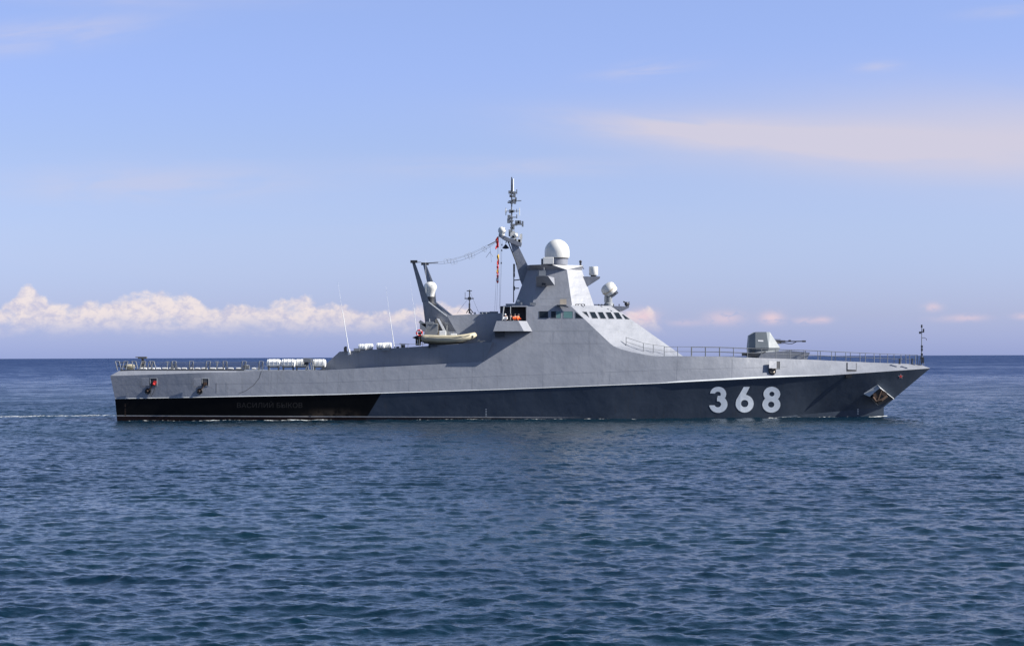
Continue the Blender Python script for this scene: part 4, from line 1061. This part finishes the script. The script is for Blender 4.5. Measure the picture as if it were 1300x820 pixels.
# lifebuoy
def torus(c,R0,r,axis,mats,name):
    d=Vector(axis).normalized(); u=d.orthogonal().normalized(); w=d.cross(u); n=32; k=10; me_v=[];f=[]
    for i in range(n):
        t=i*2*math.pi/n; o=u*math.cos(t)+w*math.sin(t)
        for j in range(k):
            s=j*2*math.pi/k; me_v.append(o*(R0+r*math.cos(s))+d*r*math.sin(s))
    for i in range(n):
        for j in range(k): f.append([i*k+j,((i+1)%n)*k+j,((i+1)%n)*k+(j+1)%k,i*k+(j+1)%k])
    mb=MB(); mb.add(me_v,f); o=mb.build(name,mats,smooth=60); o.location=c
    for pi,p in enumerate(o.data.polygons): p.material_index=1 if ((pi//k)+2)%8<2 else 0
    return o
lb=torus(P(532.2,422.6,-6.3),.31,.085,(0,1,0),['red','white'],'lifebuoy'); tag(lb,'red and white ring lifebuoy hung at the aft end of the inflatable boat','lifebuoy')
mb=MB(); mb.tube(P(532.2,418,-6.2),P(532.2,439.5,-6.2),.03); mb.tube(P(536.5,420,-6.2),P(536.5,439.5,-6.2),.03); mb.tube(P(527,436.6,-6.2),P(540,436.9,-6.2),.03); mb.tube(P(500,437.2,-6.2),P(527,436.6,-6.2),.02)
for px in (509,518): mb.tube(P(px,441.5,-6.2),P(px,437,-6.2),.03)
mb.build('boat_deck_rail','wire',ship)
# small cleats at deck edge forward of the boat
mb=MB(); mb.box(P(611,432.8,-6.1),(.9,.2,.1)); mb.box(P(611,434,-6.1),(.3,.2,.3)); mb.box(P(608,431.8,-6.1),(.2,.2,.15)); mb.parts('deck_cleat','tan',ship)

# ---- flags
def flag(px0,py0,w,h,mats,label,Y=-.6,seed=0,name='signal_flag',drop=.5):
    nx,nz=8,10; vs=[]; f=[]; c=P(px0,py0,Y)
    for j in range(nz+1):
        for i in range(nx+1):
            t=i/nx; vs.append(Vector((-w*t*(.75+.2*math.sin(j*.9+seed)), .09*math.sin(t*7+j*.5+seed)*(.3+t), -h*j/nz - drop*t*t*w + .03*math.sin(t*5+seed))))
    for j in range(nz):
        for i in range(nx): a=j*(nx+1)+i; f.append([a,a+1,a+nx+2,a+nx+1])
    mb=MB(); mb.add(vs,f); o=mb.build(name,mats,smooth=80); o.location=c
    s=o.modifiers.new('thickness','SOLIDIFY'); s.thickness=.01
    for pi,p in enumerate(o.data.polygons): 
        j=pi//nx; p.material_index=min(int(j/nz*len(mats)),len(mats)-1)
    return tag(o,label,'flag')
flag(633,300.5,.42,1.3,['red'],'red flag drooping just under the mast yard radome')
flag(633.5,323,.28,1.2,['yellow','red'],'red and yellow flag, topmost of the lower hoist',seed=1)
flag(633,337,.28,1.0,['red','yellow','red'],'red and yellow flag in the middle of the lower hoist',seed=2)
flag(633,348.5,.34,.95,['red','white','red'],'red and white flag, lowest of the hoist above the bridge wing',seed=3)

# ---- people on the bridge wing
def person(loc,rot,label,jacket,lean=.12,arm=.9):
    root=empty('person',loc,label,'person'); root.rotation_euler=(0,0,rot)
    J={'pel':(0,0,.95),'spi':(lean*.4,0,1.2),'che':(lean,0,1.42),'nek':(lean*1.15,0,1.53),'hed':(lean*1.3,0,1.63),'top':(lean*1.3,0,1.73),
       'hl':(0,.1,.92),'kl':(.03,.11,.5),'al':(0,.11,.09),'tl':(.16,.12,.04),'hr':(0,-.1,.92),'kr':(.03,-.11,.5),'ar':(0,-.11,.09),'tr':(.16,-.12,.04),
       'sl':(lean,.19,1.43),'el':(lean+.1,.25,1.18),'wl':(lean+.32,.18,1.16),'sr':(lean,-.19,1.43),'er':(lean+.1,-.25,1.18),'wr':(lean+.32,-.18,1.16)}
    E=[('pel','spi'),('spi','che'),('che','nek'),('nek','hed'),('hed','top'),('pel','hl'),('hl','kl'),('kl','al'),('al','tl'),('pel','hr'),('hr','kr'),('kr','ar'),('ar','tr'),
       ('che','sl'),('sl','el'),('el','wl'),('che','sr'),('sr','er'),('er','wr')]
    Rd={'pel':.15,'spi':.14,'che':.16,'nek':.06,'hed':.1,'top':.07,'hl':.1,'hr':.1,'kl':.065,'kr':.065,'al':.05,'ar':.05,'tl':.04,'tr':.04,'sl':.075,'sr':.075,'el':.05,'er':.05,'wl':.035,'wr':.035}
    def skin(names,edges,scale,mat,nm,par):
        ks=list(names); me=bpy.data.meshes.new(nm); me.from_pydata([J[k] for k in ks],[(ks.index(a),ks.index(b)) for a,b in edges],[])
        o=bpy.data.objects.new(nm,me); COL.objects.link(o)
        o.modifiers.new('skin','SKIN'); sv=me.skin_vertices[0].data
        for k,v in zip(ks,sv): r=Rd[k]*scale; v.radius=(r,r)
        sv[0].use_root=True
        o.modifiers.new('sub','SUBSURF').levels=1; o.modifiers['sub'].render_levels=1
        bpy.context.view_layer.update(); dg=bpy.context.evaluated_depsgraph_get(); m2=bpy.data.meshes.new_from_object(o.evaluated_get(dg)); bpy.data.objects.remove(o)
        m2.name=nm; m2.materials.clear(); m2.materials.append(M[mat]); 
        for p in m2.polygons: p.use_smooth=True
        o2=bpy.data.objects.new(nm,m2); COL.objects.link(o2); o2.parent=par; return o2
    skin(J.keys(),E,1.0,'skin','body',root)
    tn=['pel','spi','che','sl','el','wl','sr','er','wr']; skin(tn,[(a,b) for a,b in E if a in tn and b in tn],1.13,jacket,'jacket',root)
    ln=['pel','hl','kl','al','hr','kr','ar']; skin(ln,[(a,b) for a,b in E if a in ln and b in ln],1.12,'dark','trousers',root)
    mb=MB(); mb.lathe((lean*1.3,0,1.66),[(.112,-.02),(.12,.02),(.10,.09),(.05,.125),(.01,.13)],n=16); mb.build('cap','dark' if jacket!='white' else 'white',root,smooth=50)
    mb=MB(); mb.box((lean*1.3+.11,0,1.60),(.03,.025,.04)); mb.box((lean*1.3+.1,.035,1.63),(.02,.02,.012)); mb.box((lean*1.3+.1,-.035,1.63),(.02,.02,.012)); mb.box((lean*1.3+.1,0,1.56),(.02,.05,.01)); mb.build('face','skin',root)
zf=ZF+.02
for px,Y,rot,jk,txt in ((653.2,-5.3,-1.3,'orange','sailor in an orange jacket on the bridge wing, aftmost of the two in orange'),
                     (656.6,-5.0,-.6,'orange','sailor in an orange jacket on the bridge wing, nearest the dark doorway'),
                     (641.5,-5.1,-1.6,'white','sailor in white at the aft end of the open bridge wing'),
                     (648,-4.8,-1.4,'dark','sailor in dark clothes standing between the white and orange ones')):
    person((X(px,Y),Y,zf),rot,txt,jk)

# ------------------------------------------------------------------ foam on the water
def foam_mat():
    m=bpy.data.materials.new('sea_foam'); m.use_nodes=True; t=N(m.node_tree); b=m.node_tree.nodes['Principled BSDF']
    b.inputs['Base Color'].default_value=(.75,.78,.78,1); b.inputs['Roughness'].default_value=.8
    g=t.new('ShaderNodeNewGeometry'); at=t.new('ShaderNodeAttribute',attribute_name='dens')
    n=t.noise(g.outputs['Position'],2.2,6,.7,.4)
    a=t.ss(t.m('ADD',n,t.m('MULTIPLY',at.outputs['Fac'],.34)),.70,.90)
    t.put(b.inputs['Alpha'],a); return m
FM=foam_mat()
def foam(pts,wid,name,label=None,nx=80,ny=14,dens=1.0):
    """a sheet that follows the water surface along a polyline"""
    pts=np.array(pts,float); L=np.concatenate([[0],np.cumsum(np.hypot(*np.diff(pts,axis=0).T))]); s=np.linspace(0,L[-1],nx)
    cx=np.interp(s,L,pts[:,0]); cy=np.interp(s,L,pts[:,1]); tx=np.gradient(cx); ty=np.gradient(cy); l=np.hypot(tx,ty); nx_,ny_=-ty/l,tx/l
    w=np.interp(np.linspace(0,1,nx),np.linspace(0,1,len(wid)),wid)
    v=np.linspace(-1,1,ny)
    Xg=cx[:,None]+nx_[:,None]*v[None]*w[:,None]; Yg=cy[:,None]+ny_[:,None]*v[None]*w[:,None]
    # invert the horizontal pinch approximately
    Z,DX,DY=wave(Xg,Yg); Z=Z+.035
    Xg=Xg+DX*.5; Yg=Yg+DY*.5
    V=[(float(a),float(b),float(c)) for a,b,c in zip(Xg.ravel(),Yg.ravel(),Z.ravel())]
    Fc=[[i*ny+j,(i+1)*ny+j,(i+1)*ny+j+1,i*ny+j+1] for i in range(nx-1) for j in range(ny-1)]
    me=bpy.data.meshes.new(name); me.from_pydata(V,[],Fc); a=me.attributes.new('dens','FLOAT','POINT')
    e=np.minimum(1,np.minimum(np.linspace(0,6,nx),np.linspace(6,0,nx)))[:,None]*(1-np.abs(v)[None]**2)*dens
    a.data.foreach_set('value',e.ravel().astype(np.float32)); me.materials.append(FM)
    for p in me.polygons: p.use_smooth=True
    o=bpy.data.objects.new(name,me); COL.objects.link(o); o['kind']='stuff'; return o
def W0(px,py):   # point on the water seen at px,py
    d=ray(px,py); t=-CAM.z/d.z; p=CAM+d*t; return (p.x,p.y)
foam([W0(-60,530.3),W0(20,529),W0(70,528.2),W0(124,527.6),W0(150,528.5)],[4,4.5,5,4,3.2,2.0],'wake_foam',nx=220,ny=30,dens=.76)
foam([(P(150,533,-6.9).x-1.5,-6.9),(P(390,533,-7.05).x,-7.05),(P(450,533,-7.05).x,-7.05)],[.12,.12,.2,.3,.25],'waterline_foam',nx=200,ny=6,dens=.95)
foam([(X(345,-7.6),-7.8),(X(392,-7.6),-7.4),(X(425,-7.6),-7.6)],[.1,.3,.5,.7,.3],'waterline_foam',nx=100,ny=8,dens=1.0)
foam([(X(500,-7),-7.1),(X(700,-7),-7.0),(X(860,-6),-6.2)],[.18,.18],'waterline_foam',nx=200,ny=6,dens=.85)
foam([(X(1095,-1.6),-1.7),(X(1110,-1),-1.1),(X(1123,-.4),-.5),(X(1127,0),.0)],[.3,.5,.6,.35],'bow_foam',nx=60,ny=10,dens=1.25)
foam([(X(950,-4),-4.4),(X(1040,-3),-2.9),(X(1095,-2),-1.7)],[.2,.2],'waterline_foam',nx=120,ny=6,dens=.85)
